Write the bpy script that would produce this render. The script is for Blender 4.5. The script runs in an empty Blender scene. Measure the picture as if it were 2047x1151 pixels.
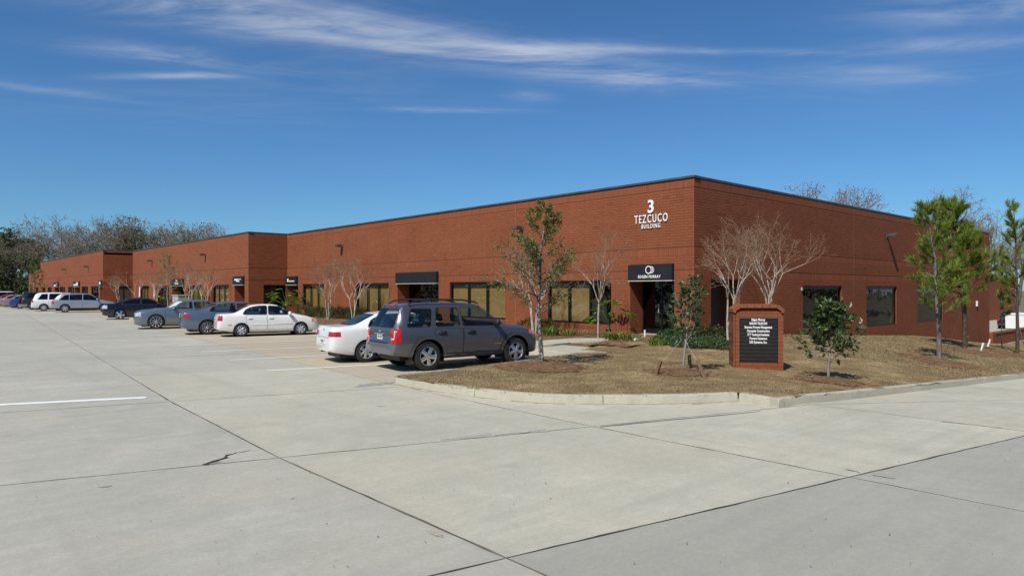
import bpy, bmesh, math, random
import numpy as np
from mathutils import Vector, Matrix

R = math.radians
sc = bpy.context.scene
col = sc.collection

# ------------------------------------------------------------------ camera
EYE = 2.02                      # lens height above the lot
AZ = R(48.25)                   # viewing direction, from the X axis (X runs along the end wall, Y along the long front)
cam_d = bpy.data.cameras.new('camera')
cam = bpy.data.objects.new('camera', cam_d)
col.objects.link(cam)
cam.location = (0, 0, EYE)
cam.rotation_euler = (R(90), 0, AZ - R(90))
cam_d.sensor_width = 36.0
cam_d.lens = 36.0 * 1374 / 2047
cam_d.shift_y = 3.5 / 2047
cam_d.clip_start = 0.05
cam_d.clip_end = 6000
sc.camera = cam

# ------------------------------------------------------------------ light
SUN_TRAVEL = Vector((1.0, 0.31, -1.20)).normalized()
sun_d = bpy.data.lights.new('sun', 'SUN')
sun_d.energy = 4.6
sun_d.angle = R(0.53)
sun_d.color = (1.0, 0.955, 0.88)
sun = bpy.data.objects.new('sun', sun_d)
col.objects.link(sun)
sun.rotation_euler = SUN_TRAVEL.to_track_quat('-Z', 'Y').to_euler()
sun.location = (-40, -17, 60)

world = bpy.data.worlds.new('World')
sc.world = world
world.use_nodes = True
SKY_STRENGTH = 0.072
def build_world():
    nt = world.node_tree
    N, L = nt.nodes, nt.links
    N.clear()
    out = N.new('ShaderNodeOutputWorld')
    bg = N.new('ShaderNodeBackground')
    bg.inputs['Strength'].default_value = SKY_STRENGTH
    sky = N.new('ShaderNodeTexSky')
    sky.sky_type = 'NISHITA'
    sky.sun_disc = False
    s = -SUN_TRAVEL
    sky.sun_elevation = math.asin(s.z)
    sky.sun_rotation = math.atan2(s.x, s.y)
    sky.altitude = 0
    sky.air_density = 1.0
    sky.dust_density = 0.25
    sky.ozone_density = 3.2
    hsv = N.new('ShaderNodeHueSaturation')
    hsv.inputs['Saturation'].default_value = 1.0
    hsv.inputs['Value'].default_value = 1.0
    wb = N.new('ShaderNodeMixRGB'); wb.blend_type = 'MULTIPLY'; wb.inputs[0].default_value = 1.0
    wb.inputs[2].default_value = (.61, 1.03, 1.40, 1)
    L.new(sky.outputs[0], wb.inputs[1]); L.new(wb.outputs[0], hsv.inputs['Color'])
    # thin cirrus on a high flat layer: direction projected on a plane overhead
    tc = N.new('ShaderNodeTexCoord')
    sep = N.new('ShaderNodeSeparateXYZ')
    L.new(tc.outputs['Generated'], sep.inputs[0])
    def m(op, a, b=None, clamp=False):
        n = N.new('ShaderNodeMath'); n.operation = op; n.use_clamp = clamp
        for i, v in enumerate((a, b)):
            if v is None: continue
            if isinstance(v, (int, float)): n.inputs[i].default_value = v
            else: L.new(v, n.inputs[i])
        return n.outputs[0]
    zc = m('MAXIMUM', sep.outputs[2], 0.03)
    # axes turned to the viewing azimuth so streaks run across the view
    ca, sa = math.cos(AZ), math.sin(AZ)
    fwd = m('ADD', m('MULTIPLY', sep.outputs[0], ca), m('MULTIPLY', sep.outputs[1], sa))
    rgt = m('SUBTRACT', m('MULTIPLY', sep.outputs[0], sa), m('MULTIPLY', sep.outputs[1], ca))
    u = m('DIVIDE', rgt, zc); v = m('DIVIDE', fwd, zc)
    def layer(su, sv, ou, ov, rot, scale, detail, rough, dist, lo, hi):
        cmb = N.new('ShaderNodeCombineXYZ')
        uu = m('ADD', m('MULTIPLY', u, math.cos(rot)), m('MULTIPLY', v, math.sin(rot)))
        vv = m('SUBTRACT', m('MULTIPLY', v, math.cos(rot)), m('MULTIPLY', u, math.sin(rot)))
        L.new(m('ADD', m('MULTIPLY', uu, su), ou), cmb.inputs[0])
        L.new(m('ADD', m('MULTIPLY', vv, sv), ov), cmb.inputs[1])
        nz = N.new('ShaderNodeTexNoise')
        nz.inputs['Scale'].default_value = scale
        nz.inputs['Detail'].default_value = detail
        nz.inputs['Roughness'].default_value = rough
        nz.inputs['Distortion'].default_value = dist
        L.new(cmb.outputs[0], nz.inputs['Vector'])
        mr = N.new('ShaderNodeMapRange'); mr.interpolation_type = 'SMOOTHSTEP'
        mr.inputs[1].default_value = lo; mr.inputs[2].default_value = hi
        L.new(nz.outputs[0], mr.inputs[0])
        return mr.outputs[0]
    broad = layer(0.42, 0.62, CLOUD[0], CLOUD[1], R(12), 1.0, 3, 0.5, 0.3, 0.47, 0.74)
    wisps = layer(0.6, 1.7, 4.1, 9.7, R(12), 1.4, 9, 0.60, 1.1, 0.34, 0.78)
    fine = layer(1.6, 5.5, 1.3, 2.2, R(-14), 2.2, 8, 0.6, 0.6, 0.25, 0.85)
    tex = m('ADD', m('MULTIPLY', wisps, 0.95), m('MULTIPLY', fine, 0.35))
    tot = m('MULTIPLY', broad, 0.16)
    for cu, cv, a, b, ang, k in BANKS:       # banks of cirrus, laid out on the same high layer
        ca_, sa_ = math.cos(R(ang)), math.sin(R(ang))
        du, dv = m('SUBTRACT', u, cu), m('SUBTRACT', v, cv)
        p_ = m('DIVIDE', m('ADD', m('MULTIPLY', du, ca_), m('MULTIPLY', dv, sa_)), a)
        q_ = m('DIVIDE', m('SUBTRACT', m('MULTIPLY', dv, ca_), m('MULTIPLY', du, sa_)), b)
        d2 = m('ADD', m('MULTIPLY', p_, p_), m('MULTIPLY', q_, q_))
        tot = m('ADD', tot, m('MULTIPLY', m('POWER', 2.718, m('MULTIPLY', d2, -1.0)), k))
    dens = m('MULTIPLY', tot, tex, True)
    # cirrus fades out toward the horizon where the layer is far
    mr = N.new('ShaderNodeMapRange'); mr.interpolation_type = 'SMOOTHSTEP'
    mr.inputs[1].default_value = 0.14; mr.inputs[2].default_value = 0.30
    L.new(sep.outputs[2], mr.inputs[0])
    dens = m('MULTIPLY', m('MULTIPLY', dens, mr.outputs[0]), 0.72, True)
    mix = N.new('ShaderNodeMixRGB')
    L.new(dens, mix.inputs[0])
    L.new(hsv.outputs[0], mix.inputs[1])
    mix.inputs[2].default_value = (9.0, 9.6, 10.6, 1)
    L.new(mix.outputs[0], bg.inputs[0])
    L.new(bg.outputs[0], out.inputs[0])
CLOUD = (3.7, 1.9)
BANKS = [(-.95, 2.50, .62, .22, 24, .9), (-.34, 2.82, .55, .21, 18, .58), (.25, 2.86, .38, .11, -6, .42), (.75, 2.88, .55, .045, 3, .75), (.45, 3.18, .55, .19, 22, .8), (-1.5, 2.92, .32, .12, 20, .55), (-1.55, 3.22, .35, .05, -4, .7), (-2.35, 3.45, .35, .07, 30, .8), (-.45, 3.83, .38, .06, 2, .6), (1.85, 2.80, .35, .09, -5, .7), (1.75, 2.42, .40, .16, -10, .7), (.08, 3.55, .14, .10, 40, .4), (1.7, 3.2, .6, .16, 5, .35)]
build_world()
sc.view_settings.view_transform = 'Standard'
sc.view_settings.look = 'None'
sc.view_settings.exposure = 0.0
sc.view_settings.gamma = 1.0
sc.view_settings.use_curve_mapping = False
sc.cycles.max_bounces = 8
sc.cycles.transparent_max_bounces = 24
sc.cycles.sample_clamp_indirect = 6.0
sc.cycles.sample_clamp_direct = 12.0
sc.cycles.caustics_reflective = False
sc.cycles.caustics_refractive = False

# ------------------------------------------------------------------ helpers
FW = Vector((math.cos(AZ), math.sin(AZ), 0)); RT = Vector((math.sin(AZ), -math.cos(AZ), 0))

def sm(a, b, x):
    t = min(1.0, max(0.0, (x - a) / (b - a)))
    return t * t * (3 - 2 * t)

def lot(x, y):                   # pavement height; the drive falls away to the right of the corner
    return -0.057 * max(0.0, x - 12.0) * (1 - sm(7.5, 12.0, y))

FOOT = [(-50, .16), (15, .16), (17.2, .17), (19.5, .25), (21, .28), (26, .22), (34, -.18), (43, -.58), (48, -1.08), (59.5, -1.9), (70, -2.4), (200, -2.4)]
def foot(x):
    return float(np.interp(x, [p[0] for p in FOOT], [p[1] for p in FOOT]))
def lawn(x, y):
    zk = 0.14 - 0.057 * max(0.0, min(x, 70) - 12.0)
    v = min(1.0, max(0.0, (y - 5.9) / 8.0))
    v = 1 - (1 - v) ** 1.6
    return zk + (foot(x) - zk) * v

def at(px, py, ground=lot):      # where a line of sight of the survey photo meets a height field
    u = (px - 1023.5) / 1374; s = (579 - py) / 1374
    d0 = 3.0; d = 3.0
    while d < 400:
        p = FW * d + RT * (u * d)
        if EYE + s * d <= ground(p.x, p.y): break
        d0 = d; d += 0.25
    for _ in range(24):
        md = (d0 + d) / 2; p = FW * md + RT * (u * md)
        if EYE + s * md <= ground(p.x, p.y): d = md
        else: d0 = md
    p = FW * d + RT * (u * d)
    return Vector((p.x, p.y, ground(p.x, p.y)))
def deep(px, d):
    p = FW * d + RT * ((px - 1023.5) / 1374 * d)
    return p.x, p.y

def tag(o, label=None, cat=None, group=None, kind=None):
    if label: o['label'] = label
    if cat: o['category'] = cat
    if group: o['group'] = group
    if kind: o['kind'] = kind
    return o
def link(name, data, parent=None):
    o = bpy.data.objects.new(name, data); col.objects.link(o)
    if parent is not None: o.parent = parent
    return o
def empty(name, loc=(0, 0, 0), rz=0.0, parent=None):
    o = link(name, None, parent); o.location = loc; o.rotation_euler = (0, 0, rz)
    o.empty_display_size = 0.2
    return o

class MB:
    def __init__(s): s.v = []; s.f = []
    def add(s, vs, fs):
        b = len(s.v); s.v += [tuple(p) for p in vs]; s.f += [tuple(i + b for i in f) for f in fs]; return s
    def box(s, c, size, rot=None, taper=1.0):
        x, y, z = (k / 2 for k in size)
        pts = [Vector((a * x * (taper if c_ > 0 else 1), b_ * y * (taper if c_ > 0 else 1), c_ * z)) for c_ in (-1, 1) for a, b_ in ((-1, -1), (1, -1), (1, 1), (-1, 1))]
        if rot is not None: pts = [rot @ p for p in pts]
        c = Vector(c)
        return s.add([p + c for p in pts], [(3, 2, 1, 0), (4, 5, 6, 7), (0, 1, 5, 4), (1, 2, 6, 5), (2, 3, 7, 6), (3, 0, 4, 7)])
    def bevbox(s, c, size, b=0.02, rot=None):
        x, y, z = (k / 2 for k in size); b = min(b, x * .9, y * .9, z * .9)
        vs = []; idx = {}
        for sx in (-1, 1):
            for sy in (-1, 1):
                for sz in (-1, 1):
                    for ax in range(3):
                        p = [sx * x, sy * y, sz * z]
                        for k in range(3):
                            if k != ax: p[k] -= (sx, sy, sz)[k] * b
                        idx[(sx, sy, sz, ax)] = len(vs); vs.append(Vector(p))
        fs = []
        for ax in range(3):
            o = [k for k in range(3) if k != ax]
            for sg in (-1, 1):
                q = []
                for a, b_ in ((-1, -1), (1, -1), (1, 1), (-1, 1)):
                    k = [0, 0, 0]; k[ax] = sg; k[o[0]] = a; k[o[1]] = b_
                    q.append(idx[(*k, ax)])
                fs.append(q)
        for a in range(3):           # edges
            o = [k for k in range(3) if k != a]
            for s1 in (-1, 1):
                for s2 in (-1, 1):
                    q = []
                    for sa, ax in ((-1, o[0]), (1, o[0]), (1, o[1]), (-1, o[1])):
                        k = [0, 0, 0]; k[a] = sa; k[o[0]] = s1; k[o[1]] = s2
                        q.append(idx[(*k, ax)])
                    fs.append(q)
        for sx in (-1, 1):
            for sy in (-1, 1):
                for sz in (-1, 1): fs.append([idx[(sx, sy, sz, a)] for a in range(3)])
        if rot is not None: vs = [rot @ v for v in vs]
        c = Vector(c)
        return s.add([v + c for v in vs], fs)
    def tube(s, pts, r, n=8, cap=True):
        pts = [Vector(p) for p in pts]; rs = r if isinstance(r, (list, tuple)) else [r] * len(pts)
        rings = []
        for i, p in enumerate(pts):
            d = (pts[min(i + 1, len(pts) - 1)] - pts[max(i - 1, 0)]).normalized()
            a = d.orthogonal() if abs(d.z) > .95 else Vector((0, 0, 1)).cross(d)
            a.normalize(); b = d.cross(a)
            rings.append([p + (a * math.cos(t) + b * math.sin(t)) * rs[i] for t in (2 * math.pi * k / n for k in range(n))])
        vs = [q for r_ in rings for q in r_]
        fs = [(i * n + k, i * n + (k + 1) % n, (i + 1) * n + (k + 1) % n, (i + 1) * n + k) for i in range(len(pts) - 1) for k in range(n)]
        if cap: fs += [tuple(range(n - 1, -1, -1)), tuple((len(pts) - 1) * n + k for k in range(n))]
        return s.add(vs, fs)
    def lathe(s, prof, n=24, axis='z', close=False, c=(0, 0, 0)):
        vs = []; m = len(prof)
        for k in range(n):
            t = 2 * math.pi * k / n
            for (h, r) in prof:
                p = (r * math.cos(t), r * math.sin(t), h)
                if axis == 'y': p = (p[0], p[2], -p[1])
                vs.append((p[0] + c[0], p[1] + c[1], p[2] + c[2]))
        fs = []
        for k in range(n):
            for i in range(m - 1 if not close else m):
                j = (i + 1) % m; k2 = (k + 1) % n
                fs.append((k * m + i, k2 * m + i, k2 * m + j, k * m + j))
        return s.add(vs, fs)
    def prism(s, poly, frame, d0, d1):
        # poly in 2D, frame=(origin, ax, ay, an); extruded from d0 to d1 along an
        o, ax, ay, an = (Vector(k) for k in frame); n = len(poly)
        vs = [o + ax * p[0] + ay * p[1] + an * d for d in (d0, d1) for p in poly]
        fs = [tuple(range(n - 1, -1, -1)), tuple(range(n, 2 * n))] + [(k, (k + 1) % n, n + (k + 1) % n, n + k) for k in range(n)]
        return s.add(vs, fs)
    def mesh(s, name, mats=None, smooth=None, fix=True):
        me = bpy.data.meshes.new(name); me.from_pydata(s.v, [], s.f)
        if fix:
            b = bmesh.new(); b.from_mesh(me); bmesh.ops.recalc_face_normals(b, faces=b.faces); b.to_mesh(me); b.free()
        if smooth is not None:
            me.shade_smooth()
            if smooth < 179: me.set_sharp_from_angle(angle=R(smooth))
        if mats is not None: me.materials.append(mats)
        me.update(); return me
    def build(s, name, mat=None, parent=None, smooth=None, fix=True):
        return link(name, s.mesh(name, mat, smooth, fix), parent)

def np_mesh(name, verts, faces, mat=None, tone=None, smooth=False):
    verts = np.asarray(verts, np.float32); faces = np.asarray(faces, np.int32)
    me = bpy.data.meshes.new(name)
    n, k = faces.shape
    me.vertices.add(len(verts)); me.vertices.foreach_set('co', verts.ravel())
    me.loops.add(n * k); me.loops.foreach_set('vertex_index', faces.ravel())
    me.polygons.add(n); me.polygons.foreach_set('loop_start', np.arange(0, n * k, k, dtype=np.int32))
    me.polygons.foreach_set('use_smooth', np.full(n, smooth, bool))
    if tone is not None:
        a = me.attributes.new('tone', 'FLOAT', 'POINT'); a.data.foreach_set('value', np.asarray(tone, np.float32))
    me.update(calc_edges=True)
    if mat: me.materials.append(mat)
    return me

# ------------------------------------------------------------------ materials
MATS = {}
class NT:
    def __init__(s, name):
        s.m = bpy.data.materials.new(name); s.m.use_nodes = True; s.t = s.m.node_tree
        s.t.nodes.clear(); s.N = s.t.nodes; s.L = s.t.links
        s.out = s.N.new('ShaderNodeOutputMaterial'); MATS[name] = s.m
    def n(s, typ, **kw):
        nd = s.N.new(typ)
        for k, v in kw.items(): setattr(nd, k, v)
        return nd
    def put(s, sock, v):
        if isinstance(v, (int, float)): sock.default_value = v
        elif isinstance(v, (tuple, list)):
            sock.default_value = tuple(v) + ((1,) if len(v) == 3 and len(sock.default_value) == 4 else ())
        else: s.L.new(v, sock)
    def math(s, op, a, b=0.0, clamp=False):
        nd = s.n('ShaderNodeMath', operation=op, use_clamp=clamp); s.put(nd.inputs[0], a); s.put(nd.inputs[1], b); return nd.outputs[0]
    def mix(s, f, a, b, typ='MIX'):
        nd = s.n('ShaderNodeMixRGB', blend_type=typ); s.put(nd.inputs[0], f); s.put(nd.inputs[1], a); s.put(nd.inputs[2], b); return nd.outputs[0]
    def noise(s, vec, scale, detail=4, rough=.55, dist=0.0):
        nd = s.n('ShaderNodeTexNoise'); s.put(nd.inputs['Scale'], scale); s.put(nd.inputs['Detail'], detail); s.put(nd.inputs['Roughness'], rough); s.put(nd.inputs['Distortion'], dist)
        if vec is not None: s.L.new(vec, nd.inputs['Vector'])
        return nd.outputs[0]
    def ramp(s, f, stops):
        nd = s.n('ShaderNodeValToRGB'); e = nd.color_ramp.elements
        while len(e) < len(stops): e.new(.5)
        for i, (p, c) in enumerate(stops): e[i].position = p; e[i].color = tuple(c) + (1,)
        s.put(nd.inputs[0], f); return nd.outputs[0]
    def maprange(s, f, a, b, c=0.0, d=1.0):
        nd = s.n('ShaderNodeMapRange'); s.put(nd.inputs[0], f)
        for i, v in enumerate((a, b, c, d)): nd.inputs[i + 1].default_value = v
        return nd.outputs[0]
    def coord(s, kind='Object'): return s.n('ShaderNodeTexCoord').outputs[kind]
    def pos(s): return s.n('ShaderNodeNewGeometry').outputs['Position']
    def mapping(s, vec, scale=(1, 1, 1), rot=(0, 0, 0), loc=(0, 0, 0)):
        nd = s.n('ShaderNodeMapping'); nd.inputs['Scale'].default_value = scale; nd.inputs['Rotation'].default_value = rot; nd.inputs['Location'].default_value = loc
        s.L.new(vec, nd.inputs['Vector']); return nd.outputs[0]
    def attr(s, name): return s.n('ShaderNodeAttribute', attribute_name=name).outputs['Fac']
    def rnd(s): return s.n('ShaderNodeObjectInfo').outputs['Random']
    def bump(s, h, strength=.3, dist=.01):
        nd = s.n('ShaderNodeBump'); nd.inputs['Strength'].default_value = strength; nd.inputs['Distance'].default_value = dist; s.L.new(h, nd.inputs['Height']); return nd.outputs[0]
    def principled(s, color, rough=.6, metal=0.0, normal=None, spec=None, coat=0.0, coat_rough=.05, transl=None):
        b = s.n('ShaderNodeBsdfPrincipled'); s.put(b.inputs['Base Color'], color); s.put(b.inputs['Roughness'], rough); s.put(b.inputs['Metallic'], metal)
        if spec is not None: b.inputs['Specular IOR Level'].default_value = spec
        if coat: b.inputs['Coat Weight'].default_value = coat; b.inputs['Coat Roughness'].default_value = coat_rough
        if normal is not None: s.L.new(normal, b.inputs['Normal'])
        sh = b.outputs[0]
        if transl:
            t = s.n('ShaderNodeBsdfTranslucent'); s.put(t.inputs[0], color); mx = s.n('ShaderNodeMixShader'); mx.inputs[0].default_value = transl
            s.L.new(sh, mx.inputs[1]); s.L.new(t.outputs[0], mx.inputs[2]); sh = mx.outputs[0]
        s.L.new(sh, s.out.inputs[0]); return s.m

def plain(name, color, rough=.6, metal=0.0, var=.12, scale=6.0, spec=None, coat=0.0):
    t = NT(name); f = t.noise(t.coord('Object'), scale, 4)
    lo = tuple(c * (1 - var) for c in color); hi = tuple(min(1, c * (1 + var)) for c in color)
    return t.principled(t.ramp(f, [(.3, lo), (.7, hi)]), rough, metal, spec=spec, coat=coat)

def mk_concrete(name, c_lo, c_hi, stain, warm=None):
    t = NT(name); p = t.pos(); r = t.rnd()
    big = t.noise(t.mapping(p, (.22, .16, 1)), 1.0, 5, .6, .5)
    mid = t.noise(p, 1.3, 8, .68, .6)
    fine = t.noise(p, 95, 3, .7)
    streak = t.noise(t.mapping(p, (.12, 3.2, 1), (0, 0, R(-14))), 1.5, 5, .6)
    c = t.ramp(t.math('ADD', t.math('MULTIPLY', big, .55), t.math('MULTIPLY', mid, .45)), [(.38, c_lo), (.50, tuple((a + b) / 2 for a, b in zip(c_lo, c_hi))), (.62, c_hi)])
    c = t.mix(t.maprange(streak, .46, .76, 0, .55), c, stain)
    if warm: c = t.mix(t.maprange(t.noise(p, .45, 4, .55, .8), .46, .70, 0, .55), c, warm)
    sp = t.n('ShaderNodeTexVoronoi'); t.put(sp.inputs['Scale'], 2.3); t.L.new(p, sp.inputs['Vector'])
    c = t.mix(t.maprange(sp.outputs['Distance'], .010, .022, .45, 0.0), c, tuple(k * .42 for k in stain))
    sp2 = t.n('ShaderNodeTexVoronoi'); t.put(sp2.inputs['Scale'], .75); t.L.new(t.mapping(p, (1, 1, 1), (0, 0, .6)), sp2.inputs['Vector'])
    blot = t.math('ADD', sp2.outputs['Distance'], t.math('MULTIPLY', t.math('SUBTRACT', mid, .5), .22))
    c = t.mix(t.maprange(blot, .02, .12, .30, 0.0), c, tuple(k * .6 for k in stain))
    c = t.mix(t.maprange(fine, .3, .7, .0, .38), c, tuple(k * .72 for k in c_lo))
    c = t.mix(t.math('MULTIPLY', r, .38), c, tuple(k * .84 for k in c_lo))
    gr2 = t.noise(p, 26, 7, .80)
    c = t.mix(t.maprange(gr2, .40, .52, .26, 0), c, tuple(k * .70 for k in c_lo)); c = t.mix(t.maprange(gr2, .54, .66, 0, .20), c, tuple(min(.85, k * 1.22) for k in c_hi))
    track = t.noise(t.mapping(p, (1.6, .05, 1), (0, 0, R(-4))), 1.0, 4, .6, .2)
    c = t.mix(t.maprange(track, .56, .72, 0, .30), c, tuple(k * .80 for k in stain))
    c = t.mix(t.maprange(t.noise(p, 7.5, 5, .68, .3), .42, .68, .30, 0), c, tuple(k * .78 for k in c_lo))
    h = t.math('ADD', fine, t.math('MULTIPLY', t.noise(t.mapping(p, (60, 3, 1), (0, 0, R(4))), 1.0, 2), .8))
    t.principled(c, .88, normal=t.bump(h, .22, .004))
mk_concrete('concrete', (.40, .382, .315), (.61, .58, .475), (.31, .298, .255), (.61, .545, .41))
mk_concrete('warm_concrete', (.45, .425, .335), (.70, .66, .51), (.36, .34, .275), (.69, .605, .43))
mk_concrete('stall_concrete', (.47, .40, .28), (.58, .50, .36), (.36, .31, .23))
mk_concrete('dark_concrete', (.36, .345, .285), (.48, .46, .38), (.29, .28, .24))
mk_concrete('kerb_concrete', (.45, .43, .33), (.60, .57, .45), (.27, .265, .19), (.50, .47, .34))
plain('joint_dirt', (.038, .034, .028), .95, var=.6, scale=30)
plain('joint_face', (.17, .15, .12), .95, var=.75, scale=1.3)
plain('sealant', (.16, .16, .165), .7, var=.3, scale=20)
def mk_paint():
    t = NT('line_paint'); p = t.pos()
    w = t.noise(p, 18, 6, .7); g = t.noise(p, 2.2, 4)
    f = t.math('ADD', t.math('MULTIPLY', w, .7), t.math('MULTIPLY', g, .5))
    t.principled(t.mix(t.maprange(f, .66, .80, 0, .8), (.84, .84, .82), (.60, .57, .50)), .7)
mk_paint()

def mk_brick(name, base, tex=False):
    t = NT(name); p = t.pos()
    grime = t.noise(t.mapping(p, (.5, .5, .9)), .9, 5, .6); grain = t.noise(p, 160, 3, .7)
    if tex:
        # far walls: courses too fine to pick apart
        sep = t.n('ShaderNodeSeparateXYZ'); t.L.new(p, sep.inputs[0])
        cmb = t.n('ShaderNodeCombineXYZ'); t.L.new(t.math('ADD', sep.outputs[0], sep.outputs[1]), cmb.inputs[0]); t.L.new(sep.outputs[2], cmb.inputs[1])
        br = t.n('ShaderNodeTexBrick'); t.L.new(cmb.outputs[0], br.inputs['Vector'])
        br.inputs['Scale'].default_value = 1; br.inputs['Brick Width'].default_value = .305; br.inputs['Row Height'].default_value = .1016
        br.inputs['Mortar Size'].default_value = .007; br.inputs['Mortar Smooth'].default_value = .3
        t.put(br.inputs['Color1'], tuple(k * .86 for k in base)); t.put(br.inputs['Color2'], tuple(min(1, k * 1.14) for k in base)); t.put(br.inputs['Mortar'], tuple(k * .5 for k in base))
        c = br.outputs[0]
    else:
        tone = t.attr('tone')
        c = t.ramp(tone, [(0.0, tuple(k * .70 for k in base)), (.25, tuple(k * .92 for k in base)), (.75, tuple(k * 1.06 for k in base)), (1.0, (base[0] * 1.16, base[1] * 1.24, base[2] * 1.3))])
    c = t.mix(t.maprange(grime, .38, .72, .34, 0), c, tuple(k * .62 for k in base))
    eff = t.noise(t.mapping(p, (.35, .35, .12)), 2.2, 6, .65)
    c = t.mix(t.maprange(eff, .60, .80, 0, .22), c, (base[0] * 1.2, base[1] * 1.45, base[2] * 1.6))
    st = t.noise(t.mapping(p, (2.6, 2.6, .10)), 1.6, 4, .6)
    c = t.mix(t.maprange(st, .54, .74, 0, .30), c, tuple(k * .55 for k in base))
    c = t.mix(t.maprange(grain, .25, .75, 0, .32), c, tuple(k * .55 for k in base))
    t.principled(c, .9, normal=t.bump(grain, .35, .004), spec=.25)
BRICK = (.292, .092, .040)
mk_brick('brick', BRICK)
mk_brick('far_brick', BRICK, True)
mk_brick('mortar', (.20, .070, .036))
t = NT('plain_brick_wall'); t.principled(t.ramp(t.noise(t.pos(), 3, 5), [(.3, (.24, .085, .045)), (.7, (.31, .11, .055))]), .9)

plain('black_metal', (.012, .013, .015), .38, .3)
plain('bronze_metal', (.028, .024, .021), .45, .4)
plain('coping_metal', (.10, .108, .105), .45, .45, var=.25, scale=1.5)
plain('lamp_metal', (.11, .09, .075), .5, .2)
plain('roofing', (.42, .41, .39), .9)
plain('soffit', (.55, .52, .44), .8)
plain('white_letter', (.83, .83, .81), .45, var=.03)
plain('white_paint', (.78, .78, .76), .5, var=.06)
plain('awning_fabric', (.0085, .0095, .013), .62, var=.3, scale=3)
plain('shade_black', (.008, .008, .008), .9)
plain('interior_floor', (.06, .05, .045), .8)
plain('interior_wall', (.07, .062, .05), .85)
plain('grey_panel', (.38, .40, .39), .5)
plain('grey_steel', (.46, .47, .47), .45, .3)
plain('stake_wood', (.20, .125, .065), .85, var=.35, scale=25)
plain('wire', (.05, .05, .05), .5)
plain('hose', (.45, .45, .44), .5)
plain('brass', (.55, .36, .14), .35, .8)
plain('red_metal', (.42, .03, .02), .4)
def mk_blind():
    t = NT('blind_slats'); p = t.pos(); s = t.n('ShaderNodeSeparateXYZ'); t.L.new(p, s.inputs[0])
    f = t.math('FRACT', t.math('MULTIPLY', t.math('ADD', s.outputs[0], s.outputs[1]), 9.0))
    g = t.noise(p, 1.3, 3)
    c = t.mix(t.maprange(f, .0, .16, .5, 0), t.ramp(g, [(.35, (.42, .31, .13)), (.65, (.50, .38, .17))]), (.20, .14, .06))
    t.principled(c, .8)
mk_blind()

def mk_glass(name, tint, refl=1.0, rough=.0, ior=1.52, wave=0.0):
    t = NT(name); fr = t.n('ShaderNodeFresnel')
    # thin sheet: the same reflectance from either side
    t.put(fr.inputs[0], t.maprange(t.n('ShaderNodeNewGeometry').outputs['Backfacing'], 0, 1, ior, 1 / ior))
    tr = t.n('ShaderNodeBsdfTransparent'); t.put(tr.inputs[0], tint)
    gl = t.n('ShaderNodeBsdfGlossy'); gl.inputs['Roughness'].default_value = rough; t.put(gl.inputs[0], (refl, refl, refl))
    if wave:
        nz = t.noise(t.pos(), .9, 2); bp = t.bump(nz, wave, .06); t.L.new(bp, gl.inputs['Normal']); t.L.new(bp, fr.inputs['Normal'])
    mx = t.n('ShaderNodeMixShader'); t.L.new(t.math('ADD', t.math('MULTIPLY', fr.outputs[0], .95), .035, True), mx.inputs[0])
    t.L.new(tr.outputs[0], mx.inputs[1]); t.L.new(gl.outputs[0], mx.inputs[2]); t.L.new(mx.outputs[0], t.out.inputs[0])
mk_glass('pane_glass', (.70, .66, .56), .95, 0, 1.46, .18)
mk_glass('car_glass', (.62, .72, .70), 1.0)
mk_glass('tinted_glass', (.12, .13, .14), .9, 0, 1.45)
mk_glass('lamp_glass', (.85, .85, .85), 1.0)

def mk_paintcoat(name, color, metal=.0, rough=.32, coat=.9):
    t = NT(name); g = t.n('ShaderNodeNewGeometry')
    nz = t.noise(t.coord('Object'), 2.0, 4)
    c = t.mix(t.maprange(nz, .35, .7, 0, .16), color, tuple(k * .75 for k in color))
    # road film on the lower body, a real coat of dust
    s = t.n('ShaderNodeSeparateXYZ'); t.L.new(t.coord('Object'), s.inputs[0])
    c = t.mix(t.math('MULTIPLY', t.maprange(s.outputs[2], .25, .75, .30, 0), t.noise(t.coord('Object'), 9, 4)), c, (.30, .27, .22))
    b = t.n('ShaderNodeBsdfPrincipled'); t.put(b.inputs['Base Color'], c); b.inputs['Metallic'].default_value = metal; b.inputs['Roughness'].default_value = rough
    b.inputs['Coat Weight'].default_value = coat; b.inputs['Coat Roughness'].default_value = .06
    d = t.n('ShaderNodeBsdfDiffuse'); t.put(d.inputs[0], (.05, .05, .05))
    mx = t.n('ShaderNodeMixShader'); t.L.new(g.outputs['Backfacing'], mx.inputs[0]); t.L.new(b.outputs[0], mx.inputs[1]); t.L.new(d.outputs[0], mx.inputs[2])
    t.L.new(mx.outputs[0], t.out.inputs[0]); return t.m
mk_paintcoat('paint_grey', (.108, .111, .130), .55)
mk_paintcoat('paint_greylow', (.125, .125, .14), .3, .45)
mk_paintcoat('paint_white', (.80, .80, .78))
mk_paintcoat('paint_ivory', (.79, .785, .75))
mk_paintcoat('paint_slate', (.13, .18, .245), .5)
mk_paintcoat('paint_steelblue', (.20, .245, .285), .6)
mk_paintcoat('paint_navy', (.004, .006, .014), .0, .25, .25)
mk_paintcoat('paint_silver', (.40, .42, .46), .55)
mk_paintcoat('paint_black', (.010, .012, .013), .1)
mk_paintcoat('paint_blue', (.02, .06, .25), .4)
mk_paintcoat('paint_tan', (.30, .285, .25), .5)
mk_paintcoat('paint_champagne', (.36, .34, .29), .5)
mk_paintcoat('paint_red', (.42, .018, .018), .1)
mk_paintcoat('paint_maroon', (.12, .012, .012), .1)
plain('car_black', (.014, .014, .015), .5, var=.2)
plain('car_trim', (.025, .025, .027), .6)
plain('car_interior', (.055, .055, .06), .8)
plain('car_seat', (.07, .072, .08), .85)
plain('tyre_rubber', (.020, .020, .021), .8, var=.3)
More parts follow.
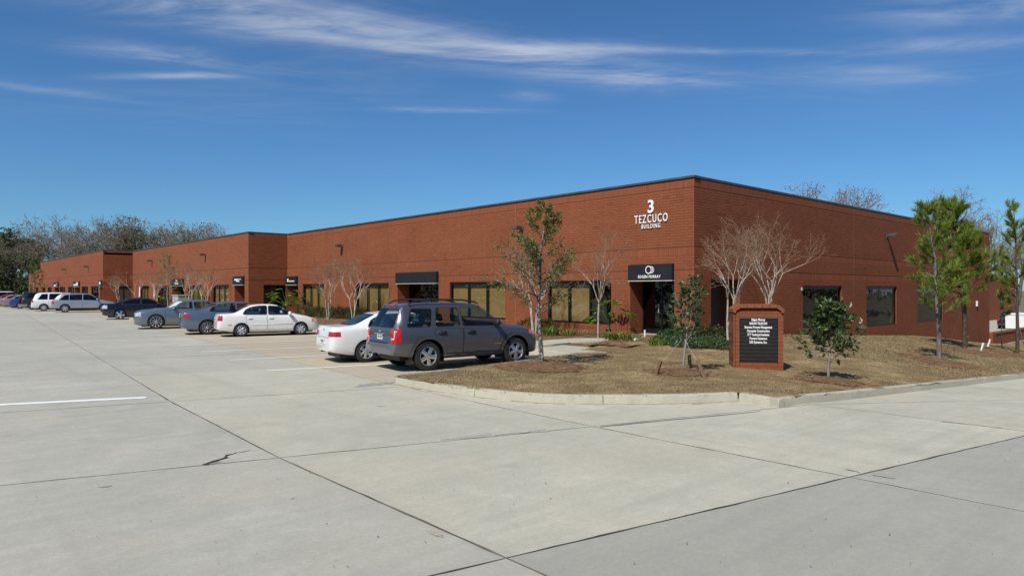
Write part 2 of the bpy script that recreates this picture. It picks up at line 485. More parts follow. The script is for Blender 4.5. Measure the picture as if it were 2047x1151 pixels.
plain('rim_alloy', (.62, .62, .62), .28, .85, var=.05)
plain('rim_cover', (.50, .51, .52), .35, .6, var=.08)
plain('chrome', (.80, .80, .80), .08, 1.0, var=.02)
plain('brake_dark', (.03, .028, .026), .6, .3)
plain('light_red', (.48, .012, .010), .12, var=.25, scale=14, coat=1.0)
plain('light_amber', (.80, .20, .02), .15, var=.15, coat=1.0)
plain('light_clear', (.70, .70, .70), .12, .3, var=.3, scale=18, coat=1.0)
plain('plate_white', (.78, .77, .68), .5, var=.1, scale=30)
plain('plate_mark', (.12, .14, .25), .6)
# ------------------------------------------------------------------ ground
def mk_dirt():
    t = NT('far_ground'); p = t.pos()
    t.principled(t.ramp(t.noise(p, .12, 6, .6), [(.3, (.10, .095, .05)), (.55, (.17, .14, .08)), (.75, (.12, .12, .055))]), .95)
    t = NT('lawn_soil'); p = t.pos()
    a = t.noise(p, 1.1, 6, .62, .4); b = t.noise(p, 34, 4, .7); g = t.noise(p, .35, 3)
    c = t.ramp(t.math('ADD', t.math('MULTIPLY', a, .6), t.math('MULTIPLY', b, .4)), [(.36, (.13, .08, .036)), (.5, (.26, .18, .085)), (.64, (.44, .325, .175))])
    c = t.mix(t.maprange(g, .54, .70, 0, .30), c, (.15, .15, .05))
    t.principled(c, .95, normal=t.bump(b, .7, .03), spec=.2)
    t = NT('mulch'); p = t.pos()
    b = t.noise(t.mapping(p, (1, 1, 1), (.3, .2, .7)), 42, 4, .7); a = t.noise(p, 2.2, 5)
    c = t.ramp(t.math('ADD', t.math('MULTIPLY', b, .6), t.math('MULTIPLY', a, .4)), [(.3, (.085, .048, .026)), (.5, (.19, .108, .056)), (.7, (.29, .18, .098))])
    t.principled(c, .95, normal=t.bump(b, .9, .03), spec=.2)
    t = NT('straw'); t.principled(t.ramp(t.attr('tone'), [(0, (.13, .07, .036)), (.6, (.28, .16, .08)), (1, (.40, .27, .155))]), .9)
    t = NT('dry_grass'); t.principled(t.ramp(t.attr('tone'), [(0, (.16, .115, .056)), (.45, (.315, .24, .132)), (.8, (.48, .385, .235)), (.92, (.17, .19, .06)), (1, (.12, .17, .045))]), .9, transl=.25)
mk_dirt()

def ground_sheet():
    xs = [-1500, -600, -200, -60, -20, 0, 12, 20, 30, 40, 50, 60, 70, 90, 140, 300, 700, 1500]
    ys = [-1500, -500, -150, -40, -10, 0, 5, 9, 14, 30, 60, 100, 160, 250, 400, 800, 1500]
    def z(x, y):
        return -.22 - .057 * max(0, min(x, 62) - 12) * (1 - sm(60, 110, y))
    vs = [(x, y, z(x, y)) for y in ys for x in xs]; n = len(xs)
    fs = [(j * n + i, j * n + i + 1, (j + 1) * n + i + 1, (j + 1) * n + i) for j in range(len(ys) - 1) for i in range(n - 1)]
    m = MB(); m.add(vs, fs); o = m.build('ground', MATS['far_ground'], fix=False); tag(o, kind='structure')
ground_sheet()

# pavement: base with recessed joints, concrete slabs laid on it
def a_line(a, y): return a + .075 * max(0.0, y - 10.0)
def b_line(b, x):
    c, s = b; return c + s * (x - 3.4)
A = [-30, -22, -14, -9.5, -5.2, -.9, 3.42, 7.66, 12.0, 16.3, 21, 26, 31, 37, 44, 52, 62, 75, 95]
B = [(-34, -.15), (-24, -.15), (-15, -.15), (-9.5, -.16), (-4.6, -.17), (-.4, -.18), (3.9, -.185), (8.05, -.295), (13.45, -.28)] + [(13.45 + 4.75 * k, -.25) for k in range(1, 31)]
def cross(a, b):
    y = b[0]
    for _ in range(12): y = b_line(b, a_line(a, y))
    return a_line(a, y), y

lot_base = MB()
xs = [-60, -20, 0, 12, 14, 18, 24, 32, 42, 55, 70, 100]; ys = [-60, -10, 0, 5, 7.5, 9, 10.5, 12, 30, 170]
lot_base.add([(x, y, lot(x, y) - .035) for y in ys for x in xs], [(j * 12 + i, j * 12 + i + 1, (j + 1) * 12 + i + 1, (j + 1) * 12 + i) for j in range(len(ys) - 1) for i in range(11)
    if not (xs[i] >= 18 and ys[j] >= 12) and not (xs[i] >= 12 and 7 < ys[j] < 12)])
lot_base = lot_base.build('parking_lot', MATS['joint_dirt'], fix=False); tag(lot_base, kind='structure')
rng = random.Random(4)
def slab(poly, mat, gap=.0085, name='slab'):
    # ragged edged slab, tops follow the fall of the pavement
    c = Vector((sum(p[0] for p in poly) / len(poly), sum(p[1] for p in poly) / len(poly)))
    out = []
    near = (c.length < 17)
    n = len(poly)
    for i in range(n):
        p, q = Vector(poly[i]), Vector(poly[(i + 1) % n]); prv = Vector(poly[i - 1])
        e = (q - p); ln = e.length; e.normalize(); nr = Vector((-e.y, e.x))
        e0 = (p - prv).normalized(); n0 = Vector((-e0.y, e0.x))
        mi = (nr + n0); mi = mi / max(.3, mi.dot(nr))
        out.append(p + mi * gap)
        k = int(ln / .22) if near else 0
        for j in range(1, k):
            out.append(p + e * (ln * j / k) + nr * (gap + abs(rng.gauss(0, .006))))
    m = MB(); o0 = Vector((c.x, c.y, 0)); k = len(out)
    dz = rng.uniform(-.0015, .0015)
    m.add([(p.x - c.x, p.y - c.y, lot(p.x, p.y) + dz) for p in out] + [(p.x - c.x, p.y - c.y, lot(p.x, p.y) - .06) for p in out],
          [tuple(range(k))] + [(i, k + i, k + (i + 1) % k, (i + 1) % k) for i in range(k)])
    o = m.build(name, MATS[mat], lot_base, fix=False); o.location = (c.x, c.y, 0)
    o.data.materials.append(MATS['joint_face'])          # dirt packed on the joint faces
    for f in o.data.polygons[1:]: f.material_index = 1
    return o
ISL_LO = lambda x, y: x > 8.3 and 5.7 < y < 13.2 - .0 * x
for i in range(len(A) - 1):
    for j in range(len(B) - 1):
        q = [cross(A[i], B[j]), cross(A[i + 1], B[j]), cross(A[i + 1], B[j + 1]), cross(A[i], B[j + 1])]
        cx_ = sum(p[0] for p in q) / 4; cy_ = sum(p[1] for p in q) / 4
        if A[i] >= 12.0 and cy_ < 14.5:
            if min(p[1] for p in q) > 5.9: continue
            q = [(p[0], min(p[1], 6.0)) for p in q]
        d = cx_ * FW.x + cy_ * FW.y
        l = cx_ * RT.x + cy_ * RT.y
        if d < -3 or abs(l) > .85 * d + 9: continue
        if cy_ > 14.5 and cx_ > 19.5: continue
        if cx_ < -11: continue
        if cx_ > 60 and cy_ > 8: continue
        mat = 'stall_concrete' if (A[i] >= 7.6 and cy_ > 13) else ('dark_concrete' if (B[j][0] < 3.8 and cx_ > 3) else ('warm_concrete' if (cx_ > 3.4 and B[j][0] < 13.6) else 'concrete'))
        slab(q, mat)

def strip(name, p, q, w, mat, parent, z=.006, jag=.0):
    p, q = Vector(p[:2]), Vector(q[:2]); e = (q - p); ln = e.length; e.normalize(); nr = Vector((-e.y, e.x)) * w / 2
    k = max(1, int(ln / .5)); vs = []; c = (p + q) / 2
    for i in range(k + 1):
        a = p + e * (ln * i / k); j = rng.uniform(-jag, jag)
        for s in (-1, 1):
            b = a + nr * s * (1 + j); vs.append((b.x - c.x, b.y - c.y, lot(b.x, b.y) + z))
    m = MB(); m.add(vs, [(2 * i, 2 * i + 2, 2 * i + 3, 2 * i + 1) for i in range(k)])
    o = m.build(name, MATS[mat], parent, fix=False); o.location = (c.x, c.y, 0); return o
for k in range(0, 26):
    y0 = 16.84 + 3.27 * k; x0 = 6.86 + .0725 * (y0 - 16.84)
    d = Vector((math.cos(R(-11.5)), math.sin(R(-11.5)))) * (7.0 if k else 6.9)
    strip('painted_line', (x0, y0), (x0 + d.x, y0 + d.y), .125, 'line_paint', lot_base)
strip('painted_line', (-3.6, 16.85), (3.46, 14.18), .21, 'line_paint', lot_base, jag=.04)
# tar sealed joint running to the kerb corner and along the right drive
pj = [at(1200, 853), at(1320, 841), at(1440, 830), at(1520, 822)]
for a, b in zip(pj, pj[1:]): strip('tar_seal', a, b, .045, 'sealant', lot_base, .005, .6)

plain('patch', (.30, .29, .26), .9, var=.4, scale=12)
# patch of broken asphalt where the island nose begins
m = MB(); pc = at(748, 768); pts = [(pc.x + math.cos(t) * r_ * .62, pc.y + math.sin(t) * r_ * .30, lot(pc.x, pc.y) + .005) for t, r_ in ((2 * math.pi * k / 26, .45 + .5 * rng.random()) for k in range(26))]
m.add(pts, [tuple(range(26))]); m.build('asphalt_patch', MATS['patch'], lot_base, fix=False)

# spalled joint edges, old patching, drips
def blot(px, rx, ry, mat, name, seed, turn=0.0):
    p = at(*px); r_ = random.Random(seed); n = 18; m = MB(); ct, st = math.cos(turn), math.sin(turn); pts = []
    for k in range(n):
        t = 2 * math.pi * k / n; q = r_.uniform(.45, 1.1); x, y = rx * q * math.cos(t), ry * q * math.sin(t); X, Y = p.x + x * ct - y * st, p.y + x * st + y * ct; pts.append((X, Y, lot(X, Y) + .0045))
    m.add(pts, [tuple(range(n))]); m.build(name, MATS[mat], lot_base, fix=False)
plain('spall', (.40, .34, .255), .95, var=.5, scale=60); plain('drip', (.33, .32, .285), .9, var=.35, scale=30)
for k, (px, a_, b_) in enumerate((((868, 1066), .03, .14), ((430, 925), .10, .03))): blot(px, a_, b_, 'spall', 'spalled_edge', k)
for k, (px, a_) in enumerate((((210, 972), .07), ((585, 996), .025), ((760, 812), .08), ((620, 945), .03))): blot(px, a_, a_ * .6, 'drip', 'drip_stain', 40 + k)
for k in range(6): pa, pb = at(880 + 36 * k, 879 - 3.2 * k), at(914 + 36 * k, 876 - 3.2 * k); strip('joint_patch', pa, pb, .05 + .05 * (k % 3), 'drip', lot_base, .0042, .7)
def crack(a, b, w, seed, sway=.02, taper=True):
    a, b = at(*a).xy, at(*b).xy; r_ = random.Random(seed); e = b - a; ln = e.length; e.normalize(); nr = Vector((-e.y, e.x)); k = max(4, int(ln / .045)); off = 0.0; vs = []
    for i in range(k + 1):
        t = i / k; off = off * .8 + r_.gauss(0, sway * .5); c = a + e * (ln * t) + nr * (off * min(1, 4 * t, 4 * (1 - t))); ww = w * r_.uniform(.4, 1.3) * ((1 - .85 * t) if taper else 1)
        for s in (-1, 1): q = c + nr * s * ww / 2; vs.append((q.x, q.y, lot(q.x, q.y) + .0046))
    m = MB(); m.add(vs, [(2 * i, 2 * i + 2, 2 * i + 3, 2 * i + 1) for i in range(k)]); m.build('crack', MATS['joint_dirt'], lot_base, fix=False)
crack((410, 929), (502, 899), .085, 1, .05)
for k, (a_, b_) in enumerate((((1882, 843), (1945, 849)), ((1948, 849.5), (2004, 855)), ((1690, 938), (1718, 944)), ((1745, 950), (1790, 957)))): crack(a_, b_, .017, 20 + k, .008, False)
plain('gutter_dirt', (.33, .29, .21), .95, var=.4, scale=16)
# debris scattered on the concrete
def litter():
    t = NT('leaf_litter'); t.principled(t.ramp(t.attr('tone'), [(0, (.03, .025, .02)), (.6, (.12, .085, .05)), (1, (.20, .12, .06))]), .9)
    V, F, T = [], [], []; rg = np.random.default_rng(3)
    for _ in range(420):
        d = 5 + 30 * rg.random() ** 1.5; l = (rg.random() - .5) * 1.5 * d; p = FW * d + RT * l
        if p.x > 8.2 and p.y > 5.6: continue
        s = .005 + .015 * rg.random() ** 3; a = rg.random() * 6.3; b = len(V)
        for k, (u, v) in enumerate(((-1, 0), (0, .35), (1, 0), (0, -.35))):
            V.append((p.x + s * (u * math.cos(a) - v * math.sin(a)), p.y + s * (u * math.sin(a) + v * math.cos(a)), lot(p.x, p.y) + .006 + (.010 if k % 2 else 0)))
        F.append((b, b + 1, b + 2, b + 3)); T += [rg.random()] * 4
    o = link('leaf_litter', np_mesh('leaf_litter', V, F, MATS['leaf_litter'], T)); tag(o, 'tiny dead leaves and grit scattered over the concrete', 'litter', kind='stuff')
litter()

# ------------------------------------------------------------------ kerbs
kerb_root = empty('kerb'); tag(kerb_root, kind='structure')
def smooth_path(pts, step=.35):
    pts = [Vector(p[:2]) for p in pts]; out = []
    P = [pts[0] * 2 - pts[1]] + pts + [pts[-1] * 2 - pts[-2]]
    for i in range(1, len(P) - 2):
        n = max(1, int((P[i + 1] - P[i]).length / step))
        for k in range(n):
            t = k / n
            a, b, c, d = P[i - 1], P[i], P[i + 1], P[i + 2]
            out.append(.5 * ((2 * b) + (c - a) * t + (2 * a - 5 * b + 4 * c - d) * t * t + (3 * b - a - 3 * c + d) * t ** 3))
    out.append(pts[-1]); return out
def kerb_piece(path, side=1, w=.16, h=.15, sub=.05, zf=lot, h0=None):
    # section: sloped face to the road, rounded nose, top, buried back
    prof = [(-.012, -.05), (0.0, 0.0), (.018, h * .72), (.026, h * .90), (.045, h), (w, h + .002), (w, -.05)]
    vs = []; n = len(prof); c = path[len(path) // 2]
    for i, p in enumerate(path):
        e = (path[min(i + 1, len(path) - 1)] - path[max(i - 1, 0)]).normalized(); nr = Vector((-e.y, e.x)) * side
        for (o, z) in prof:
            q = p + nr * o; vs.append((q.x - c.x, q.y - c.y, zf(p.x, p.y) + z))
    fs = [(i * n + k, (i + 1) * n + k, (i + 1) * n + (k + 1) % n, i * n + (k + 1) % n) for i in range(len(path) - 1) for k in range(n)]
    fs += [tuple(range(n)), tuple((len(path) - 1) * n + k for k in range(n - 1, -1, -1))]
    m = MB(); m.add(vs, fs); o = m.build('kerb_stone', MATS['kerb_concrete'], kerb_root, smooth=35); o.location = (c.x, c.y, 0); return o
def kerb_run(path, seglen, side=1, **kw):
    # split at construction joints
    L_ = [0]
    for a, b in zip(path, path[1:]): L_.append(L_[-1] + (b - a).length)
    tot = L_[-1]; k = max(1, round(tot / seglen))
    def pt(s):
        for i in range(len(L_) - 1):
            if L_[i + 1] >= s: return path[i].lerp(path[i + 1], (s - L_[i]) / max(1e-6, L_[i + 1] - L_[i]))
        return path[-1]
    for i in range(k):
        s0, s1 = tot * i / k + .006, tot * (i + 1) / k - .006
        kerb_piece([pt(s0)] + [p for p, l in zip(path, L_) if s0 + .05 < l < s1 - .05] + [pt(s1)], side, **kw)
NOSE = [at(790, 767), at(867, 781.5), at(973, 795.6), at(1080, 805), at(1186, 807.5), at(1314, 807), at(1400, 805), at(1476, 801.5)]
kerb_run(smooth_path(NOSE), 3.0)
for k_, (a_, b_) in enumerate(zip(NOSE, NOSE[1:])):
    for j_ in range(4): strip('gutter_dirt', a_.lerp(b_, j_ / 4), a_.lerp(b_, (j_ + .96) / 4), rng.uniform(.05, .16), 'gutter_dirt', lot_base, .0045, .7)
K1, K2 = at(1476, 801.5), at(1556, 816); K3 = at(1571, 813.6)
kerb_piece([Vector(K1[:2]), Vector(K1[:2]).lerp(Vector(K2[:2]), .5), Vector(K2[:2])])
kerb_piece([Vector(K2[:2]) + Vector((.012, 0)), Vector(K2[:2]).lerp(Vector(K3[:2]), .6), Vector(K3[:2])])
RK = [Vector(K3[:2]) + Vector((.02, 0)), at(1680, 800.5).xy, at(1799, 786).xy, at(1920, 771.5).xy, at(2047, 756).xy]
e_ = (RK[-1] - RK[-2]).normalized()
RK += [RK[-1] + Vector((e_.x, e_.y)) * 6 * k for k in range(1, 12)]
RK = smooth_path(RK, .8)
kerb_run(RK, 4.4)
# stall side of the island, then the front kerb of the stalls
SL = [at(793, 765).xy + Vector((.16, .10)), Vector((8.42, 12.92)), Vector((10.5, 13.18)), Vector((13.2, 13.62)), Vector((14.85, 13.92))]
kerb_run(smooth_path(SL), 3.2, side=-1, w=.13, h=.15)
FRONT_X = 14.9
kerb_run([Vector((FRONT_X + .02 * 0, 13.95 + 3.0 * k)) for k in range(0, 48)], 6.0, side=-1, w=.14)

# ------------------------------------------------------------------ lawn and beds
ISL = [p.xy for p in map(Vector, [(*q[:2], 0) for q in smooth_path(NOSE)])] + [K2.xy, K3.xy] + [p for p in RK] + [Vector((86, 14.1)), Vector((21.2, 14.1)), Vector((21.55, 15.6)), Vector((17.2, 15.2)), Vector((14.95, 14.0))] + [Vector(p) for p in reversed(smooth_path(SL))]
def inside(poly, x, y):
    r = False; n = len(poly); j = n - 1
    for i in range(n):
        a, b = poly[i], poly[j]
        if (a[1] > y) != (b[1] > y) and x < (b[0] - a[0]) * (y - a[1]) / (b[1] - a[1]) + a[0]: r = not r
        j = i
    return r
def inset(poly, d):
    out = []; n = len(poly)
    for i in range(n):
        e = (Vector(poly[(i + 1) % n]) - Vector(poly[i - 1])).normalized(); out.append(Vector(poly[i]) + Vector((-e.y, e.x)) * d)
    return out
ISL_IN = inset(ISL, .012)
def bumpy(x, y): return .012 * math.sin(x * 2.1 + y * 1.3) + .010 * math.sin(x * 5.3 - y * 4.1) + .007 * math.sin(y * 9.2 + x * 3.3)
def lawn_z(x, y): return lawn(x, y) - .010 + bumpy(x, y)
def lawn_mesh():
    def axis(a, b, s0, s1, brk):
        r = [a]
        while r[-1] < b: r.append(r[-1] + (s0 if r[-1] < brk else s1))
        return r
    xs, ys = axis(7.6, 86, .075, .5, 21), axis(3.2, 16, .075, .075, 99)
    idx = {}; V = []; F = []
    ok = [[inside(ISL_IN, x, y) for x in xs] for y in ys]
    def vid(i, j):
        if (i, j) not in idx: idx[(i, j)] = len(V); V.append((xs[i], ys[j], lawn_z(xs[i], ys[j])))
        return idx[(i, j)]
    for j in range(len(ys) - 1):
        for i in range(len(xs) - 1):
            if ok[j][i] and ok[j][i + 1] and ok[j + 1][i] and ok[j + 1][i + 1]:
                F.append((vid(i, j), vid(i + 1, j), vid(i + 1, j + 1), vid(i, j + 1)))
    o = link('lawn', np_mesh('lawn', V, F, MATS['lawn_soil'], smooth=True)); tag(o, kind='structure')
lawn_mesh()
# front walk and planting bed between stalls and building
m = MB(); m.box((15.0 + .98, 14.6 + 75, .07), (1.70, 150, .16)); wl = m.build('front_walk', MATS['kerb_concrete']); tag(wl, kind='structure')
def bed_z(x, y): return lawn(x, max(y, 13.8)) + .02 * math.sin(x * 3 + y * 1.7) + .015 * math.sin(y * 4.1 - x * 2)
def bed_mesh():
    V, F = [], []; xs = np.linspace(16.78, 23.4, 22); ys = np.concatenate([np.arange(14.0, 50, .4), np.arange(50, 165, 1.5)])
    for y in ys:
        for x in xs: V.append((x, y, bed_z(x, y) + (-.05 if x < 16.9 else 0)))
    n = len(xs)
    for j in range(len(ys) - 1):
        for i in range(n - 1):
            if xs[i] < 17.3 and ys[j] < 15.2: continue
            F.append((j * n + i, j * n + i + 1, (j + 1) * n + i + 1, (j + 1) * n + i))
    o = link('planting_bed', np_mesh('planting_bed', V, F, MATS['mulch'], smooth=True)); tag(o, kind='structure')
bed_mesh()
# paved apron at the end of the walk, tapering into the lawn, and the path to the corner entrance
def flat(name, pts, z, mat, th=.12):
    m = MB(); n = len(pts); c = Vector(pts[0])
    zf_ = z if callable(z) else (lambda x, y: z)
    m.add([(p[0], p[1], zf_(p[0], p[1]) - dd) for dd in (0, th) for p in pts], [tuple(range(n)), tuple(range(2 * n - 1, n - 1, -1))] + [(k, (k + 1) % n, n + (k + 1) % n, n + k) for k in range(n)])
    o = m.build(name, MATS[mat]); tag(o, kind='structure'); return o
zc = lambda px, py, z=.165: (FW * (1374 * (EYE - z) / (py - 579)) + RT * ((px - 1023.5) * (EYE - z) / (py - 579)))
flat('walk_apron', [(14.92, 13.97), zc(1212, 703.5).xy, zc(1076, 693).xy, (15.1, 17.6)], .172, 'kerb_concrete')
flat('entrance_path', [zc(1060, 694, .17).xy, zc(1105, 689.5, .19).xy, zc(1140, 684.5, .2).xy, zc(1215, 680.5, .25).xy, zc(1222, 677.0, .25).xy, zc(1150, 678.5, .22).xy, zc(1050, 684, .19).xy], lambda x, y: max(.172, bed_z(x, y) + .035), 'kerb_concrete')

# ------------------------------------------------------------------ office building
bld = empty('office_building', (21.59, 14.24, 0))
tag(bld, 'long single storey red brick office building with stepped front and black awnings', 'building')
BX, BY = 21.59, 14.24
ROOF = 6.19
SOLD = [(2.445, 2.745), (3.285, 3.585), (5.775, 6.075)]
def course_rows():
    rows = []; z = -2.45
    H = .1016
    sold = list(SOLD)
    while z < 6.06:
        nxt = next((s for s in sold if s[1] > z + .001), None)
        if nxt and z >= nxt[0] - .03:
            rows.append((nxt[0], nxt[1] - .010, True)); z = nxt[1]; sold.remove(nxt)
            if nxt[0] < 5: z += .034        # shadow groove above the soldier band
            continue
        top = z + H
        if nxt and top > nxt[0] - .02: top = nxt[0]
        rows.append((z, top - .010, False)); z = top
    return rows
ROWS = course_rows()
def frame(o, dv, nv): return Vector(o), Vector(dv), Vector(nv)
near_bricks = []
def wall(name, o, dv, nv, length, openings, zlow, mat='far_brick', bricks=False, zt=6.12, parent=bld):
    """backing wall with rectangular openings (s0,s1,z0,z1,depth,revealmat)"""
    o, dv, nv = frame(o, dv, nv); base = Vector(bld.location)
    P = lambda s, z, off=0.0: o + dv * s + nv * off + Vector((0, 0, z)) - base
    ss = sorted({0.0, length} | {k for q in openings for k in q[:2]}); zs = sorted({zlow, zt} | {k for q in openings for k in q[2:4]})
    back = -.006 if bricks else 0.0
    m = MB()
    flip = dv.cross(Vector((0, 0, 1))).dot(nv) < 0
    def quad(a, b, c, d): m.add([a, b, c, d], [(3, 2, 1, 0) if flip else (0, 1, 2, 3)])
    for i in range(len(ss) - 1):
        for j in range(len(zs) - 1):
            cs, cz = (ss[i] + ss[i + 1]) / 2, (zs[j] + zs[j + 1]) / 2
            if any(q[0] < cs < q[1] and q[2] < cz < q[3] for q in openings): continue
            quad(P(ss[i], zs[j], back), P(ss[i + 1], zs[j], back), P(ss[i + 1], zs[j + 1], back), P(ss[i], zs[j + 1], back))
    w = m.build(name, MATS['mortar' if bricks else mat], parent, fix=False)
    for q in openings:
        s0, s1, z0, z1, dp = q[:5]
        f0 = 0.0; r = MB()
        d0_, d1_ = q[5:7] if len(q) > 6 else (dp, dp)
        r.add([P(s0, z0, f0), P(s0, z1, f0), P(s0, z1, -d0_), P(s0, z0, -d0_)], [(0, 1, 2, 3)])
        r.add([P(s1, z0, f0), P(s1, z0, -d1_), P(s1, z1, -d1_), P(s1, z1, f0)], [(0, 1, 2, 3)])
        r.add([P(s0, z1, f0), P(s1, z1, f0), P(s1, z1, -dp), P(s0, z1, -dp)], [(0, 1, 2, 3)])
        r.add([P(s0, z0, f0), P(s0, z0, -dp), P(s1, z0, -dp), P(s1, z0, f0)], [(0, 1, 2, 3)])
        r.build('reveal', MATS['far_brick'], w, fix=False)
    if not bricks: return w
    # brickwork
    rg = np.random.default_rng(int(length * 10)); V = []; T = []; th = .014
    rows = []
    for ri, (z0, z1, sol) in enumerate(ROWS):
        if z1 < zlow + .02: continue
        pitch = .1016 if sol else .305; gap = .009
        s = -((ri % 2) * pitch / 2) if not sol else 0.0
        cuts = sorted((q[0], q[1]) for q in openings if q[2] < (z0 + z1) / 2 < q[3])
        while s < length:
            a, b = max(s, 0.0), min(s + pitch - gap, length); s += pitch
            spans = [(a, b)]
            for c0, c1 in cuts:
                spans = [k for (x0, x1) in spans for k in (((x0, min(x1, c0)),) if x0 < c0 else ()) + (((max(x0, c1), x1),) if x1 > c1 else ())]
            for (x0, x1) in spans:
                if x1 - x0 > .03: rows.append((x0, x1, z0, z1, sol))
    rows = np.array([(a, b, c, d, e) for a, b, c, d, e in rows], float)
    tone = np.clip(rg.normal(.5, .15, len(rows)), 0, 1)
    # patchy batches of darker and lighter brick
    tone += .16 * np.sin(rows[:, 0] * .8 + np.sin(rows[:, 2] * 1.3)) * np.sin(rows[:, 2] * 2.1 + 1)
    tone = np.clip(tone, 0, 1)
    mids = np.array([o + dv * ((q[0] + q[1]) / 2) + Vector((0, 0, (q[2] + q[3]) / 2)) for q in rows])
    dist = np.linalg.norm(mids - np.array([0, 0, EYE]), axis=1)
    full = (np.abs(rows[:, 1] - rows[:, 0] - .296) < .002) & (np.abs(rows[:, 3] - rows[:, 2] - .0916) < .002) & (mids[:, 2] > .4)
    order = [i for i in np.argsort(dist) if full[i]][:150]
    own = np.zeros(len(rows), bool); own[order] = True
    for i in order: near_bricks.append((w, P, dv, nv, rows[i], tone[i]))
    keep = rows[~own]; tk = tone[~own]
    off = rg.normal(0, .0012, len(keep)); 
    o0 = np.array(o - base); D = np.array(dv); Nn = np.array(nv); Z = np.array([0, 0, 1.0])
    def pt(s, z, f): return o0 + s[:, None] * D + z[:, None] * Z + f[:, None] * Nn
    f1 = off; f0 = np.full(len(keep), -th - .002)
    c8 = [pt(keep[:, k], keep[:, 2 + l], f) for f in (f0, f1) for k, l in ((0, 0), (1, 0), (1, 1), (0, 1))]
    V = np.stack(c8, 1).reshape(-1, 3); n = len(keep)
    fidx = np.array([(4, 5, 6, 7), (0, 1, 5, 4), (1, 2, 6, 5), (2, 3, 7, 6), (3, 0, 4, 7)])
    if flip: fidx = fidx[:, ::-1]
    F = (np.arange(n)[:, None, None] * 8 + fidx[None]).reshape(-1, 4)
    me = np_mesh('brickwork', V, F, MATS['brick'], np.repeat(tk, 8))
    bo = link('brickwork', me, w); tag(bo, kind='stuff')
    return w

# --- openings: (s0, s1, z0, z1, depth)
WT, WB = 2.40, .60
def win(c, zt=WT, zb=WB, dp=.16): return (c[0], c[1], zb, zt, dp)
S1 = {'win': [(18.14, 21.80), (24.67, 29.10), (35.12, 39.05), (43.37, 46.70)], 'door': [(15.10, 17.16), (30.09, 34.14), (47.45, 49.30)]}
op1 = [win((a - BY, b - BY)) for a, b in S1['win']] + [(15.10 - BY, 17.16 - BY, -2.0, 2.42, .85), (30.09 - BY, 34.14 - BY, -2.0, 2.42, .85)] + [(47.45 - BY, 49.28 - BY, -2.0, 2.42, .85)]
LEN1 = 49.3 - BY
w_front = wall('wall', (BX, BY, 0), (0, 1, 0), (-1, 0, 0), LEN1, op1, -.2, bricks=True)
RW = [(30.11, 34.19), (37.15, 41.36), (44.58, 49.23)]
RT_, RB_ = 2.17, .10
opr = [(22.69 - BX, 24.79 - BX, -2.0, 2.40, 1.6)] + [(a - BX, b - BX, RB_, RT_, .16) for a, b in RW]
w_end = wall('wall', (BX, BY, 0), (1, 0, 0), (0, -1, 0), 37.9, opr, -2.4, bricks=True)
# individual bricks closest to the viewer
bm_cache = {}
def brick_mesh(k, axis):
    if (k, axis) in bm_cache: return bm_cache[(k, axis)]
    m = MB(); x, y, z = (.148, .0085, .0458) if axis == 'x' else (.0085, .148, .0458)
    m.box((0, 0, 0), (2 * x, 2 * y, 2 * z)); me = m.mesh('brick', MATS['brick'])
    a = me.attributes.new('tone', 'FLOAT', 'POINT'); a.data.foreach_set('value', [k / 7] * 8)
    bm_cache[(k, axis)] = me; return me
for (w, P, dv, nv, q, tn) in near_bricks:
    o = link('brick', brick_mesh(int(round(tn * 7)), 'x' if abs(dv.x) > .5 else 'y'), w)
    o.location = P((q[0] + q[1]) / 2, (q[2] + q[3]) / 2, -.0075 + rng.gauss(0, .0012))

S2 = {'win': [(53.16, 56.83), (59.5, 63.2), (68.66, 72.8), (75.48, 78.91)], 'door': [(50.03, 52.02), (64.03, 67.73)]}
S3 = {'win': [(83.97, 87.8), (89.41, 93.1), (97.68, 101.64), (103.73, 107.76), (114, 117.5), (119.5, 122.5)], 'door': [(82.0, 83.24), (93.98, 97.36), (108.14, 111.67)]}
wall('wall', (18.7, 49.3, 0), (0, 1, 0), (-1, 0, 0), 32.6, [win((a - 49.3, b - 49.3)) for a, b in S2['win']] + [(a - 49.3, b - 49.3, -.1, 2.42, .85) for a, b in S2['door']], -.2)
wall('wall', (15.9, 81.9, 0), (0, 1, 0), (-1, 0, 0), 42.2, [win((a - 81.9, b - 81.9)) for a, b in S3['win']] + [(a - 81.9, b - 81.9, -.1, 2.42, .85) for a, b in S3['door']], -.2)
wall('wall', (15.9, 124.1, 0), (0, 1, 0), (-1, 0, 0), 7.1, [win((2, 5))], -.2, zt=5.0)
wall('wall', (15.9, 131.2, 0), (0, 1, 0), (-1, 0, 0), 5.3, [win((1.4, 3.9))], -.2, zt=4.55)
side_op = [(19.80 - 18.7, 21.50 - 18.7, .1, 2.38, .16)]
wall('wall', (18.7, 49.3, 0), (1, 0, 0), (0, -1, 0), 2.89, side_op, -.2)
wall('wall', (15.9, 81.9, 0), (1, 0, 0), (0, -1, 0), 2.8, [(1.25, 2.6, .1, 2.38, .16)], -.2)
